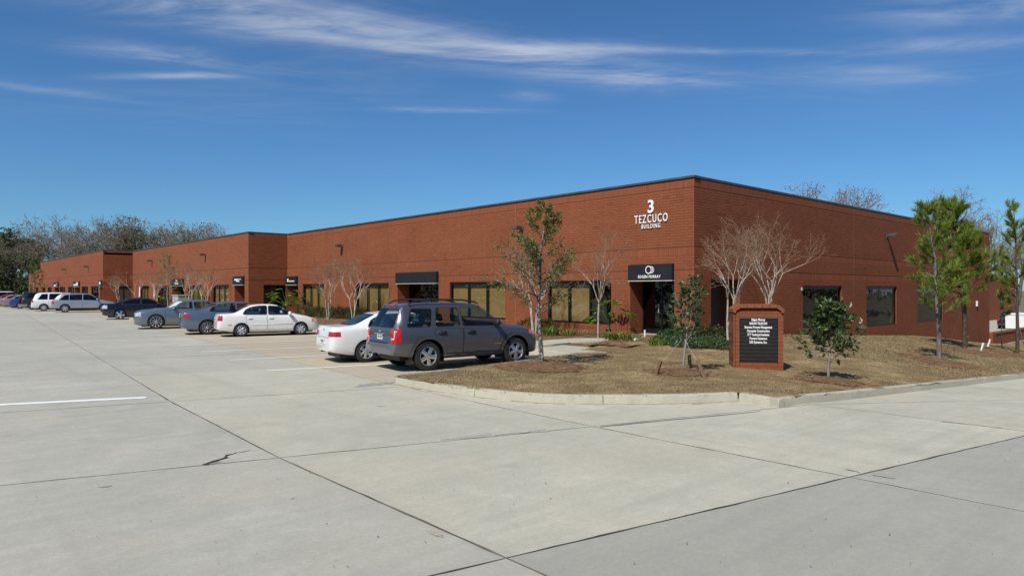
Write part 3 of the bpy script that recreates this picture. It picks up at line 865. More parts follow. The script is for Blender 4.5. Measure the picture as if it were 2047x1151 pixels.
# grooves of the far walls: dark mortar strips laid on the face imitate their shade
def groove_shade(o, dv, nv, length, skips):
    m = MB(); o, dv, nv = frame(o, dv, nv); o = o - Vector(bld.location)
    for z, sk in ((3.60, []), (2.76, skips)):
        s = 0.0
        for a, b in sorted(sk) + [(length, length)]:
            if a > s:
                c = o + dv * ((s + a) / 2) + Vector((0, 0, z)); m.box(c, (abs(dv.x) * (a - s) + abs(nv.x) * .012, abs(dv.y) * (a - s) + abs(nv.y) * .012, .04))
            s = max(s, b)
    m.build('groove_shade_strip', MATS['mortar'], bld)
groove_shade((18.7, 49.3, 0), (0, 1, 0), (-1, 0, 0), 32.6, [(a - 49.3 - .05, b - 49.3 + .05) for a, b in S2['door']])
groove_shade((15.9, 81.9, 0), (0, 1, 0), (-1, 0, 0), 42.2, [(a - 81.9 - .05, b - 81.9 + .05) for a, b in S3['door']])
groove_shade((18.7, 49.3, 0), (1, 0, 0), (0, -1, 0), 2.85, [])
groove_shade((15.9, 81.9, 0), (1, 0, 0), (0, -1, 0), 2.78, [])
# roof decks
def lbox(name, x0, x1, y0, y1, z0, z1, mat, parent=bld, bev=0):
    m = MB(); c = Vector(((x0 + x1) / 2, (y0 + y1) / 2, (z0 + z1) / 2)) - Vector(bld.location)
    (m.bevbox(c, (x1 - x0, y1 - y0, z1 - z0), bev) if bev else m.box(c, (x1 - x0, y1 - y0, z1 - z0)))
    return m.build(name, MATS[mat], parent)
lbox('roof', BX + .1, 59.4, BY + .1, 49.3, 5.7, 5.9, 'roofing'); lbox('roof', 18.8, 59.4, 49.3, 81.9, 5.7, 5.9, 'roofing'); lbox('roof', 16, 56, 81.9, 124.1, 5.7, 5.9, 'roofing')
lbox('roof', 16, 50, 124.1, 131.2, 4.7, 4.9, 'roofing'); lbox('roof', 16, 50, 131.2, 136.5, 4.2, 4.4, 'roofing')
lbox('wall', 59.2, 59.49, BY + .02, 81.9, -2.4, 6.1, 'plain_brick_wall'); lbox('wall', 16, 50, 136.2, 136.5, -.2, 4.5, 'plain_brick_wall')
lbox('wall', 15.92, 50, 123.82, 124.08, 4.9, 6.1, 'plain_brick_wall'); lbox('wall', 15.92, 50, 130.92, 131.18, 4.4, 5.0, 'plain_brick_wall')
# metal coping, in lengths
def coping(x0, y0, x1, y1, z=6.12, seg=3.05):
    p, q = Vector((x0, y0)), Vector((x1, y1)); L_ = (q - p).length; e = (q - p) / L_; k = max(1, int(L_ / seg))
    for i in range(k):
        a, b = p + e * (L_ * i / k + .004), p + e * (L_ * (i + 1) / k - .004); c = (a + b) / 2
        lx, ly = abs((b - a).x), abs((b - a).y)
        m = MB(); m.bevbox((c.x - BX, c.y - BY, z + .022), (lx if lx > .3 else .36, ly if ly > .3 else .36, .09), .012); m.build('coping', MATS['coping_metal'], bld)
coping(BX + .13, BY - .05, BX + .13, 49.1); coping(BX + .32, BY + .165, 59.5, BY + .165)
coping(18.7 + .13, 49.25, 18.7 + .13, 81.7); coping(18.7 + .32, 49.3 + .17, BX + .3, 49.3 + .17)
coping(15.9 + .13, 81.85, 15.9 + .13, 124.1, seg=6); coping(15.9 + .32, 81.9 + .175, 18.7 + .3, 81.9 + .175)
coping(15.9 + .13, 124.2, 15.9 + .13, 131.2, 5.0, 6); coping(15.9 + .13, 131.2, 15.9 + .13, 136.5, 4.55, 6)

# --- windows
def window(s0, s1, z0, z1, o, dv, nv, n=3, blinds=True, dark_last=False, dp=.14, detail=True, label=None):
    o, dv, nv = frame(o, dv, nv); base = Vector(bld.location)
    P = lambda s, z, f: o + dv * s + nv * f + Vector((0, 0, z)) - base
    fr = MB(); t = .055; W = s1 - s0
    def bar(a, b, c, d, f=-dp + .03, th=.07):
        ce = P((a + b) / 2, (c + d) / 2, f); fr.box(ce, (abs(dv.x) * (b - a) + abs(nv.x) * th, abs(dv.y) * (b - a) + abs(nv.y) * th, d - c))
    bar(s0, s1, z0, z0 + t * 1.3); bar(s0, s1, z1 - t * 2.2, z1); bar(s0, s0 + t, z0 + t * 1.3, z1 - t * 2.2); bar(s1 - t, s1, z0 + t * 1.3, z1 - t * 2.2)
    for k in range(1, n):
        c = s0 + W * k / n; bar(c - t * .75, c + t * .75, z0 + t * 1.3, z1 - t * 2.2)
    f = fr.build('window', MATS['black_metal'], bld, fix=True)
    for k in range(n):
        a, b = s0 + W * k / n + t * .75, s0 + W * (k + 1) / n - t * .75
        p = MB(); p.add([P(a, z0 + t, -dp + .02), P(b, z0 + t, -dp + .02), P(b, z1 - t * 2, -dp + .02), P(a, z1 - t * 2, -dp + .02)], [(0, 1, 2, 3)])
        p.build('pane', MATS['pane_glass'], f, fix=False)
        if blinds and not (dark_last and k == 0):
            q = MB(); q.add([P(a - .02, z0 + .02, -dp - .10), P(b + .02, z0 + .02, -dp - .10), P(b + .02, z1 - .06, -dp - .10), P(a - .02, z1 - .06, -dp - .10)], [(0, 1, 2, 3)])
            q.build('blind', MATS['blind_slats'], f, fix=False)
    # room behind
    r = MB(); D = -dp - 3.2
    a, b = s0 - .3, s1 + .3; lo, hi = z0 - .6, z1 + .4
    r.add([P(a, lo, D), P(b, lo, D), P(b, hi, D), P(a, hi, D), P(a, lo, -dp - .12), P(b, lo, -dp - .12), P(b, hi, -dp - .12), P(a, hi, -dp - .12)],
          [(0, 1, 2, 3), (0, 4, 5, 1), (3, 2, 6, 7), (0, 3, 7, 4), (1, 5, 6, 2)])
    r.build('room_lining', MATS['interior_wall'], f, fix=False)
    return f
FR = ((BX, BY, 0), (0, 1, 0), (-1, 0, 0)); EN = ((BX, BY, 0), (1, 0, 0), (0, -1, 0))
for i, (a, b) in enumerate(S1['win']): window(a - BY, b - BY, WB, WT, *FR, dark_last=(i == 0))
for a, b in RW: window(a - BX, b - BX, RB_, RT_, *EN, n=1, blinds=False)
for a, b in S2['win']: window(a - 49.3, b - 49.3, WB, WT, (18.7, 49.3, 0), (0, 1, 0), (-1, 0, 0), blinds=(int(a) % 2 == 1))
for a, b in S3['win']: window(a - 81.9, b - 81.9, WB, WT, (15.9, 81.9, 0), (0, 1, 0), (-1, 0, 0), blinds=False)
window(2, 5, WB, WT, (15.9, 124.1, 0), (0, 1, 0), (-1, 0, 0), blinds=False); window(1.4, 3.9, WB, WT, (15.9, 131.2, 0), (0, 1, 0), (-1, 0, 0), blinds=False)
window(side_op[0][0], side_op[0][1], .1, 2.38, (18.7, 49.3, 0), (1, 0, 0), (0, -1, 0), n=2, blinds=False)
window(1.25, 2.6, .1, 2.38, (15.9, 81.9, 0), (1, 0, 0), (0, -1, 0), n=2, blinds=False)

# --- recessed entrances
def entrance(s0, s1, o, dv, nv, dp, floor=.26, split=.45):
    o, dv, nv = frame(o, dv, nv); base = Vector(bld.location)
    P = lambda s, z, f: o + dv * s + nv * f + Vector((0, 0, z)) - base
    fl = MB(); fl.add([P(s0, floor, 0), P(s1, floor, 0), P(s1, floor, -dp), P(s0, floor, -dp)], [(0, 1, 2, 3)]); fl.build('porch_floor', MATS['kerb_concrete'], bld, fix=False)
    # storefront: sidelight, door leaf
    fr = MB(); z1 = 2.42; t = .055
    def bar(a, b, c, d, f, th=.06):
        ce = P((a + b) / 2, (c + d) / 2, f); fr.box(ce, (abs(dv.x) * (b - a) + abs(nv.x) * th, abs(dv.y) * (b - a) + abs(nv.y) * th, d - c))
    F = -dp + .04; mid = s0 + (s1 - s0) * split
    for a, b in ((s0, s0 + t), (mid - t / 2, mid + t / 2), (s1 - t, s1)): bar(a, b, floor, z1, F)
    bar(s0, s1, z1 - t, z1 - .002, F, .062); bar(s0, mid, floor, floor + .10, F, .062); bar(mid, s1, floor, floor + .2, F, .062); bar(s0, s1, 2.2, 2.2 + t, F, .064)
    d = fr.build('door', MATS['black_metal'], bld)
    for a, b in ((s0, mid), (mid, s1)):
        p = MB(); p.add([P(a, floor, F), P(b, floor, F), P(b, z1, F), P(a, z1, F)], [(0, 1, 2, 3)]); p.build('pane', MATS['tinted_glass'], d, fix=False)
    h = MB(); h.box(P(mid + .12, floor + 1.0, F + .06), (.03, .03, .35)); h.build('handle', MATS['grey_steel'], d)
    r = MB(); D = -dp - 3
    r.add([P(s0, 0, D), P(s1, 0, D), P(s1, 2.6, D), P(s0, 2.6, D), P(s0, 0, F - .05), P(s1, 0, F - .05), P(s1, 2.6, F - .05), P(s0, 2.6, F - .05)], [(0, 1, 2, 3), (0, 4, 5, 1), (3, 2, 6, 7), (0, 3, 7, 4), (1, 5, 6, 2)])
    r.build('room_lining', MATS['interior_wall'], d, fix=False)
# corner porch: open to both faces, one room of shade behind the pier
for a, b in S1['door'][1:2]: entrance(a - BY, b - BY, *FR, .85, .3)
entrance(47.45 - BY, 49.28 - BY, *FR, .85, .3)
entrance(15.10 - BY, 17.16 - BY, *FR, .85, .28, .55)
entrance(22.69 - BX, 24.79 - BX, *EN, 1.6, .24, .5)
for a, b in S2['door']: entrance(a - 49.3, b - 49.3, (18.7, 49.3, 0), (0, 1, 0), (-1, 0, 0), .85)
for a, b in S3['door']: entrance(a - 81.9, b - 81.9, (15.9, 81.9, 0), (0, 1, 0), (-1, 0, 0), .85)

# --- text
def text_mesh(body, h, wscale=1.0, bold=0.0, depth=.0, spacing=1.0):
    cu = bpy.data.curves.new('t', 'FONT'); cu.body = body; cu.align_x = 'CENTER'; cu.align_y = 'BOTTOM_BASELINE'
    cu.size = h / .70; cu.offset = bold; cu.extrude = depth; cu.space_character = spacing; cu.resolution_u = 3
    o = bpy.data.objects.new('t', cu); col.objects.link(o)
    dg = bpy.context.evaluated_depsgraph_get(); dg.update()
    me = bpy.data.meshes.new_from_object(o.evaluated_get(dg)); bpy.data.objects.remove(o); bpy.data.curves.remove(cu)
    for v in me.vertices: v.co.x *= wscale
    return me
def place_text(me, name, pos, ax, parent, mat):
    # ax: reading direction (unit), upright; lies just proud of the surface at pos
    me.materials.clear(); me.materials.append(mat); o = link(name, me, parent)
    ax = Vector(ax); up = Vector((0, 0, 1)); nz = ax.cross(up)
    M = Matrix((ax, up, nz)).transposed().to_4x4(); M.translation = pos
    o.matrix_local = M; return o
def split_letters(me, name, pos, ax, parent, mat):
    b = bmesh.new(); b.from_mesh(me); bmesh.ops.remove_doubles(b, verts=b.verts, dist=1e-5); left = set(b.verts); parts = []
    while left:
        st = [left.pop()]; comp = set(st)
        while st:
            v = st.pop()
            for e in v.link_edges:
                w = e.other_vert(v)
                if w not in comp: comp.add(w); left.discard(w); st.append(w)
        parts.append(comp)
    for comp in parts:
        fs = {f for v in comp for f in v.link_faces}; vs = list(comp); ix = {v: i for i, v in enumerate(vs)}
        c = sum((v.co for v in vs), Vector()) / len(vs)
        m = MB(); m.add([v.co - c for v in vs], [[ix[v] for v in f.verts] for f in fs]); o = m.build(name, mat, parent)
        ax_ = Vector(ax); up = Vector((0, 0, 1)); nz = ax_.cross(up); M = Matrix((ax_, up, nz)).transposed().to_4x4()
        M.translation = Vector(pos) + ax_ * c.x + up * c.y + nz * c.z; o.matrix_local = M
    b.free()
ls = empty('wall_lettering', (BX, 16.14, 4.3)); tag(ls, 'white raised letters reading 3 TEZCUCO BUILDING high on the brick corner', 'sign')
for body, h, wd, bold, z, dy in (('3', .475, .28, .016, 4.985 - 4.3, .0), ('TEZCUCO', .315, 1.56, .004, 4.60 - 4.3, 0), ('BUILDING', .165, .88, .002, 4.385 - 4.3, .0)):
    me = text_mesh(body, h, 1.0, bold, .014, 1.25); w_ = max(v.co.x for v in me.vertices) - min(v.co.x for v in me.vertices)
    for v in me.vertices: v.co.x *= wd / w_
    split_letters(me, 'letter', (-.035, dy, z), (0, -1, 0), ls, MATS['white_letter'])

# --- awnings
def awning(s0, s1, o, dv, nv, proj=.16, text=None, mark=False):
    o, dv, nv = frame(o, dv, nv); base = Vector(bld.location)
    P = lambda s, z, f: o + dv * s + nv * f + Vector((0, 0, z)) - base
    e = .0
    m = MB(); z0, z1 = 2.385, 3.01
    prof = [(.003, z0), (proj, z0), (proj, z1 - .04), (.003, z1)]
    vs = [P(s, z, f) for s in (s0 - e, s1 + e) for f, z in prof]
    m.add(vs, [(0, 1, 2, 3), (7, 6, 5, 4)] + [(k, 4 + k, 4 + (k + 1) % 4, (k + 1) % 4) for k in range(4)])
    a = m.build('awning', MATS['awning_fabric'], bld)
    b = MB(); ce = P((s0 + s1) / 2, z0 - .025, proj / 2); b.box(ce, (abs(dv.x) * (s1 - s0) + abs(nv.x) * proj, abs(dv.y) * (s1 - s0) + abs(nv.y) * proj, .03)); b.build('awning_rail', MATS['soffit'], a)
    ax = -dv; mid = (s0 + s1) / 2
    if text:
        place_text(text_mesh(text, .105, .86, .004, .003, 1.12), 'lettering', P(mid, 2.47, proj + .004), ax, a, MATS['white_letter'])
        r = MB()                                        # ring and crescent emblem
        for cx_, ro, ri, a0, a1 in ((-.03, .155, .118, 0, 360), (.045, .145, .118, -80, 80), (.10, .135, .115, -75, 75)):
            k = 36; A_ = [R(a0 + (a1 - a0) * q / k) for q in range(k + 1)]
            vs = [P(mid, 2.78, proj + .005) + ax * (cx_ + rr * math.cos(t) * .95) + Vector((0, 0, rr * math.sin(t))) for t in A_ for rr in (ri, ro)]
            r.add(vs, [(2 * q, 2 * q + 1, 2 * q + 3, 2 * q + 2) for q in range(k)])
        r.build('emblem', MATS['white_letter'], a, fix=False)
    if mark:
        r = MB(); w = s1 - s0
        for u0, u1, v0, v1 in mark:
            r.add([P(mid, 2.385, proj + .004) + ax * (u * w) + Vector((0, 0, v * .62)) for u, v in ((u0, v0), (u1, v0), (u1, v1), (u0, v1))], [(0, 1, 2, 3)])
        r.build('lettering', MATS['white_letter'], a, fix=False)
awning(15.10 - BY - .0, 17.16 - BY, *FR, text='EDGEN MURRAY')
awning(30.09 - BY, 34.14 - BY, *FR)
awning(47.45 - BY, 49.28 - BY, *FR, mark=[(-.33, -.20, .35, .72), (-.18, .34, .36, .48)])
O2 = ((18.7, 49.3, 0), (0, 1, 0), (-1, 0, 0)); O3 = ((15.9, 81.9, 0), (0, 1, 0), (-1, 0, 0))
awning(50.03 - 49.3, 52.02 - 49.3, *O2, mark=[(-.3, .05, .5, .7), (.05, .35, .6, .68), (-.1, .2, .35, .48)])
awning(64.03 - 49.3, 67.73 - 49.3, *O2, mark=[(-.05, .08, .65, .85), (-.14, .14, .38, .52), (-.14, .14, .18, .32)])
awning(82.0 - 81.9, 83.24 - 81.9, *O3, mark=[(-.25, .3, .3, .75)])
awning(93.98 - 81.9, 97.36 - 81.9, *O3, mark=[(-.4, .4, .2, .5), (.1, .4, .55, .85)])
awning(108.14 - 81.9, 111.67 - 81.9, *O3, mark=[(-.35, .3, .2, .5), (.1, .35, .5, .8)])

# --- wall lamps: arm, box head and small bracket plate
plain('pale_sealant', (.27, .135, .08), .8, var=.3, scale=5)
def wall_lamp(p, nv, z):
    nv = Vector(nv); o = Vector((p[0], p[1], z)) - Vector(bld.location); t = Vector((-nv.y, nv.x, 0))
    a = empty('wall_lamp', o, 0, bld)
    def bx(c0, c1, c2, s0, s1, s2, name, mat, bev=.01):
        m = MB(); c = nv * c0 + t * c1 + Vector((0, 0, c2)); m.bevbox(c, (abs(nv.x) * s0 + abs(t.x) * s1, abs(nv.y) * s0 + abs(t.y) * s1, s2), bev); m.build(name, MATS[mat], a)
    bx(.02, 0, -.02, .04, .22, .22, 'back_plate', 'lamp_metal'); bx(.10, 0, 0, .18, .12, .10, 'arm', 'lamp_metal'); bx(.32, 0, .01, .34, .30, .17, 'lamp_head', 'lamp_metal', .02)
    bx(.32, 0, -.085, .26, .24, .02, 'lens', 'grey_steel', .005)
for y in (23.5, 40.8): wall_lamp((BX, y), (-1, 0, 0), 4.87)
wall_lamp((39.9, BY), (0, -1, 0), 4.95)
for y in (58.5, 74.3): wall_lamp((18.7, y), (-1, 0, 0), 4.87)
for y in (89.2, 103.1, 121.0): wall_lamp((15.9, y), (-1, 0, 0), 4.6)
for x_, y_, nv_ in ((35.6, BY, 'y'), (BX, 23.95, 'x'), (BX, 41.9, 'x')):      # vertical control joints filled with pale sealant
    m = MB(); m.box((x_ - BX, y_ - BY, 3.0), (.022, .006, 6.1) if nv_ == 'y' else (.006, .022, 6.1)); m.build('control_joint', MATS['pale_sealant'], bld)
# small things on the end wall: junction box, hose valve pair, siamese connection
def small(name, x, z, parts):
    r = empty(name, (x - BX, -.0, z), 0, bld)
    for (c, s, mat) in parts:
        m = MB(); m.bevbox(c, s, .008); m.build('fitting', MATS[mat], r)
small('fire_bell', 53.6, 2.25, [((0, -.06, 0), (.26, .12, .26), 'brass'), ((.02, -.04, -.5), (.42, .08, .05), 'grey_panel')])
small('junction_box', 56.2, 1.05, [((0, -.05, 0), (.16, .10, .38), 'white_paint')])
small('hose_connection', 53.2, -.95, [((0, -.10, 0), (.34, .20, .20), 'brass'), ((.35, -.10, -.2), (.36, .14, .08), 'white_paint'), ((.0, -.08, -.34), (.14, .1, .45), 'red_metal')])
small('conduit_box', 29.95, 2.05, [((0, -.03, 0), (.09, .06, .14), 'grey_panel')])
small('valve_box', 36.3, .35, [((0, -.04, 0), (.12, .08, .10), 'grey_panel'), ((.1, -.03, -.3), (.03, .05, .5), 'wire')])

# ------------------------------------------------------------------ monument sign
def monument():
    a, b = at(1466, 735, lawn), at(1566, 741, lawn)
    gz = min(lawn(a.x, a.y), lawn(b.x, b.y)) - .035
    ax = Vector((b.x - a.x, b.y - a.y, 0)); Wd = ax.length; ax.normalize(); nv = Vector((ax.y, -ax.x, 0))   # outward to the lot
    if nv.dot(-FW) < 0: nv = -nv
    root = empty('monument_sign', (a.x, a.y, gz)); tag(root, 'low brick monument sign with black tenant directory board on the lawn', 'sign')
    up = Vector((0, 0, 1)); H = 1.70; Dp = .62
    fr = (Vector((0, 0, 0)), ax, up, nv)
    ch = .15
    prof = [(0, -.25), (Wd, -.25), (Wd, H - .15), (Wd - ch, H - .045), (ch, H - .045), (0, H - .15)]
    m = MB(); m.prism(prof, fr, -Dp, -.012); core = m.build('core', MATS['mortar'], root)
    base = MB(); base.prism([(-.015, -.2), (Wd + .015, -.2), (Wd + .015, .035), (-.015, .035)], fr, -Dp - .015, .015); base.build('base_course', MATS['kerb_concrete'], root)
    # face bricks around the board
    bx0, bx1, bz0, bz1 = .135, Wd - .115, .225, 1.345
    rg = random.Random(5); meshes = {}
    def brick(x0, x1, z0, z1, d0, d1, side=None):
        tn = min(1, max(0, rg.gauss(.55, .16))); mm = MB()
        if side is None: mm.prism([(x0, z0), (x1, z0), (x1, z1), (x0, z1)], fr, d0, d1 + rg.uniform(-.0015, .0015))
        else:
            o = Vector((0, 0, 0)) + ax * (Wd if side > 0 else 0); f2 = (o, -nv, up, ax * side); mm.prism([(x0, z0), (x1, z0), (x1, z1), (x0, z1)], f2, -.014, .0 + rg.uniform(-.001, .001))
        me = mm.mesh('brick', MATS['brick']); at_ = me.attributes.new('tone', 'FLOAT', 'POINT'); at_.data.foreach_set('value', [tn] * len(me.vertices)); link('brick', me, root)
    rows = [.04 + .1016 * k for k in range(15)]
    for k, z0 in enumerate(rows):
        z1 = z0 + .0936; x = -(.15 if k % 2 else 0)
        while x < Wd:
            x0, x1 = max(x, 0), min(x + .296, Wd); x += .305
            sp = [(x0, x1)]
            if z1 > bz0 + .02 and z0 < bz1 - .02: sp = [q for q in ((x0, min(x1, bx0)), (max(x0, bx1), x1)) if q[1] - q[0] > .02]
            for q in sp: brick(q[0], q[1], z0, min(z1, 1.50), -.014, 0)
        for sd in (-1, 1):
            y = .01 - (.15 if k % 2 else 0)
            while y < Dp:
                y0, y1 = max(y, .012), min(y + .296, Dp); y += .305
                if y1 - y0 > .03: brick(y0, y1, z0, min(z1, 1.50), 0, 0, sd)
    # brow of shaped cap bricks following the chamfer, standing proud
    out = [(-.012, H - .22), (-.012, H - .135), (ch - .01, H - .02), (Wd - ch + .01, H - .02), (Wd + .012, H - .135), (Wd + .012, H - .22)]
    inn = [(.055, H - .235), (.055, H - .185), (ch + .02, H - .105), (Wd - ch - .02, H - .105), (Wd - .055, H - .185), (Wd - .055, H - .235)]
    for i in range(5):
        n = 5 if i == 2 else 1
        for k in range(n):
            t0, t1 = k / n, (k + 1) / n
            L = lambda A_, B_, t: (A_[0] + (B_[0] - A_[0]) * t, A_[1] + (B_[1] - A_[1]) * t)
            q = [L(inn[i], inn[i + 1], t0), L(inn[i], inn[i + 1], t1 - .012 * (n > 1)), L(out[i], out[i + 1], t1 - .012 * (n > 1)), L(out[i], out[i + 1], t0)]
            mm = MB(); mm.prism(q, fr, -Dp - .03, .05); me = mm.mesh('cap_brick', MATS['brick']); at_ = me.attributes.new('tone', 'FLOAT', 'POINT'); at_.data.foreach_set('value', [rg.uniform(.45, .75)] * len(me.vertices)); link('cap_brick', me, root)
    for sx in (.03,):                                    # raised black strip standing in for the shade of the left pilaster groove
        mm = MB(); mm.prism([(sx + .018, .1), (sx + .026, .1), (sx + .026, H - .3), (sx + .018, H - .3)], fr, -.01, .003); mm.build('groove_shade', MATS['shade_black'], root)
    bd = MB(); bd.prism([(bx0, bz0), (bx1, bz0), (bx1, bz1), (bx0, bz1)], fr, -.013, -.004); board = bd.build('directory_board', MATS['grey_panel'], root)
    names = ['Edgen Murray', 'BARAN TELECOM', 'Emerson Process Management', 'Domestic Construction', 'ITT Technical Institute', 'Powers Fasteners', 'DSI Systems, Inc.'] + [''] * 5
    hh = (bz1 - bz0) / 12; wmax = bx1 - bx0
    for k, nm in enumerate(names):
        z1 = bz1 - hh * k - .004; z0 = bz1 - hh * (k + 1) + .004
        s = MB(); s.prism([(bx0 + .004, z0), (bx1 - .004, z0), (bx1 - .004, z1), (bx0 + .004, z1)], fr, -.012, .002); st = s.build('name_strip', MATS['bronze_metal'], board)
        if nm:
            me = text_mesh(nm, .056, .66, .0035, .001, 1.0); w = max(v.co.x for v in me.vertices) - min(v.co.x for v in me.vertices)
            lim = {2: .66, 3: .54, 4: .52, 0: .33, 1: .42, 5: .42, 6: .42}[k]
            for v in me.vertices: v.co.x *= lim / w
            place_text(me, 'lettering', ax * ((bx0 + bx1) / 2 - .01) + up * (z0 + (z1 - z0 - .056) / 2 + .004) + nv * .005, ax, st, MATS['white_letter'])
monument()
# ------------------------------------------------------------------ vehicles
def pchip(keys):
    x = np.array([k[0] for k in keys], float); y = np.array([k[1] for k in keys], float)
    h = np.diff(x); d = np.diff(y) / h; m = np.zeros(len(x)); m[0], m[-1] = d[0], d[-1]
    for i in range(1, len(x) - 1):
        if d[i - 1] * d[i] > 0:
            w1, w2 = 2 * h[i] + h[i - 1], h[i] + 2 * h[i - 1]; m[i] = (w1 + w2) / (w1 / d[i - 1] + w2 / d[i])
    def f(t):
        t = min(max(t, x[0]), x[-1]); i = min(max(int(np.searchsorted(x, t)) - 1, 0), len(x) - 2); s = (t - x[i]) / h[i]
        return float((2 * s ** 3 - 3 * s * s + 1) * y[i] + (s ** 3 - 2 * s * s + s) * h[i] * m[i] + (3 * s * s - 2 * s ** 3) * y[i + 1] + (s ** 3 - s * s) * h[i] * m[i + 1])
    return f
def round_poly(p, r=.04, k=2):
    out = []; n = len(p)
    for i in range(n):
        a, b, c = (Vector(p[j]) for j in ((i - 1) % n, i, (i + 1) % n)); u, v = (a - b), (c - b); q = min(r, u.length * .4, v.length * .4)
        s, e = b + u.normalized() * q, b + v.normalized() * q
        for j in range(k + 1):
            t = j / k; out.append(tuple(s * (1 - t) ** 2 + b * 2 * t * (1 - t) + e * t * t))
    return out
def grow_poly(p, d):
    n = len(p); ar = sum(p[i][0] * p[(i + 1) % n][1] - p[(i + 1) % n][0] * p[i][1] for i in range(n)); sg = 1 if ar > 0 else -1
    out = []
    for i in range(n):
        a, b, c = (Vector(p[j]) for j in ((i - 1) % n, i, (i + 1) % n)); e1, e2 = (b - a).normalized(), (c - b).normalized()
        n1, n2 = Vector((e1.y, -e1.x)) * sg, Vector((e2.y, -e2.x)) * sg; mi = n1 + n2; mi = mi / max(.4, mi.dot(n1)); out.append(tuple(b + mi * d))
    return out
class Shell:
    def __init__(s, sp, nst=48):
        s.sp = sp; L = sp['L']
        s.top, s.belt, s.bot, s.hw = (pchip(sp[k]) for k in ('top', 'belt', 'bot', 'hw')); s.wr = sp['wr']
        xs = set(np.linspace(0, L, nst)) | {k[0] for key in ('top', 'belt', 'hw') for k in sp[key]} | {.015, .05, .1, L - .015, L - .05, L - .1}
        xs = sorted(xs); q = [xs[0]]
        for x in xs[1:]:
            if x - q[-1] > .012: q.append(x)
        q[-1] = L; s.xs = q
        secs = [s.section(x) for x in q]; M = len(secs[0]); n2 = 2 * M - 2
        b = bmesh.new(); rings = []
        for x, sec in zip(q, secs):
            ring = [b.verts.new((x, y, z)) for y, z in sec] + [b.verts.new((x, -y, z)) for y, z in sec[-2:0:-1]]
            rings.append(ring)
        for i in range(len(q) - 1):
            for k in range(n2):
                j = (k + 1) % n2
                try: b.faces.new((rings[i][k], rings[i][j], rings[i + 1][j], rings[i + 1][k]))
                except ValueError: pass
        b.faces.new(rings[0][::-1]); b.faces.new(rings[-1])
        bmesh.ops.recalc_face_normals(b, faces=b.faces); s.bm = b
    def section(s, x):
        zb, zt, w = s.bot(x), s.top(x), s.hw(x); zs = min(s.belt(x), zt - .03); h = zs - zb; g = zt - zs
        tb = s.sp.get('shoulder', .945); wr = s.wr if not callable(s.wr) else s.wr(x)
        k = min(1.0, max(0.0, (g - .05) / .38)); k = k * k * (3 - 2 * k)
        yr = (w * .80) * (1 - k) + min(wr, w * .86) * k
        P = [(0, zb), (w * .5, zb), (w * .84, zb), (w * .935, zb + .02), (w * .975, zb + .14 * h), (w * .992, zb + .30 * h), (w, zb + .48 * h), (w * .998, zb + .62 * h), (w * .99, zb + .76 * h), (w * .975, zb + .89 * h), (w * (tb + .012), zs - .012), (w * tb, zs)]
        y0 = w * (tb - .012)
        rr = min(s.sp.get('rr', .072), g * .35)
        for f in (.03, .22, .42, .62, .80, .93):
            P.append((y0 + (yr - y0) * f ** 1.12, zs + (g - rr) * f + .002))
        P += [(yr * .985 - .01, zt - rr * .62), (yr * .93 - .015, zt - rr * .30), (yr * .80, zt - rr * .10), (yr * .5, zt - .004 * k), (yr * .22, zt), (0, zt)]
        return P
    def cut(s, planes, pred):
        for co, no in planes:
            fs = [f for f in s.bm.faces if pred(f.calc_center_bounds())]
            if not fs: continue
            g = set(fs)
            for f in fs: g.update(f.edges); g.update(f.verts)
            bmesh.ops.bisect_plane(s.bm, geom=list(g), plane_co=co, plane_no=no, dist=1e-5)
    def take(s, pred, off=0.0, keep=False):
        fs = [f for f in s.bm.faces if pred(f.calc_center_median())]
        if not fs: return None
        m = MB(); ix = {}; vs = []; nr = {}
        for f in fs:
            for v in f.verts:
                nr.setdefault(v, Vector()); nr[v] += f.normal
        for f in fs:
            for v in f.verts:
                if v not in ix:
                    ix[v] = len(vs); n = nr[v].normalized() if nr[v].length > 0 else Vector(); vs.append(v.co + n * off)
        m.add(vs, [[ix[v] for v in f.verts] for f in fs])
        if not keep: bmesh.ops.delete(s.bm, geom=fs, context='FACES')
        return m
    def side_poly(s, poly, zmin=0.0):
        xs_ = [p[0] for p in poly]; zs_ = [p[1] for p in poly]; x0, x1, z0, z1 = min(xs_) - .16, max(xs_) + .16, min(zs_) - .16, max(zs_) + .16
        ym = .30 * s.hw(s.sp['L'] / 2)
        pred = lambda c: x0 < c.x < x1 and z0 < c.z < z1 and abs(c.y) > ym
        n = len(poly); pl = []
        for i in range(n):
            a, b = poly[i], poly[(i + 1) % n]; pl.append(((a[0], 0, a[1]), (b[1] - a[1], 0, a[0] - b[0])))
        s.cut(pl, pred); ins = lambda c, sd: c.y * sd > ym and inside(poly, c.x, c.z)
        return ins
    def end_poly(s, poly, xr):
        ys_ = [p[0] for p in poly]; zs_ = [p[1] for p in poly]
        pred = lambda c: xr[0] < c.x < xr[1] and min(ys_) - .3 < c.y < max(ys_) + .3 and min(zs_) - .14 < c.z < max(zs_) + .14
        n = len(poly); pl = [((0, poly[i][0], poly[i][1]), (0, poly[(i + 1) % n][1] - poly[i][1], poly[i][0] - poly[(i + 1) % n][0])) for i in range(n)]
        s.cut(pl, pred); return lambda c: xr[0] < c.x < xr[1] and inside(poly, c.y, c.z)
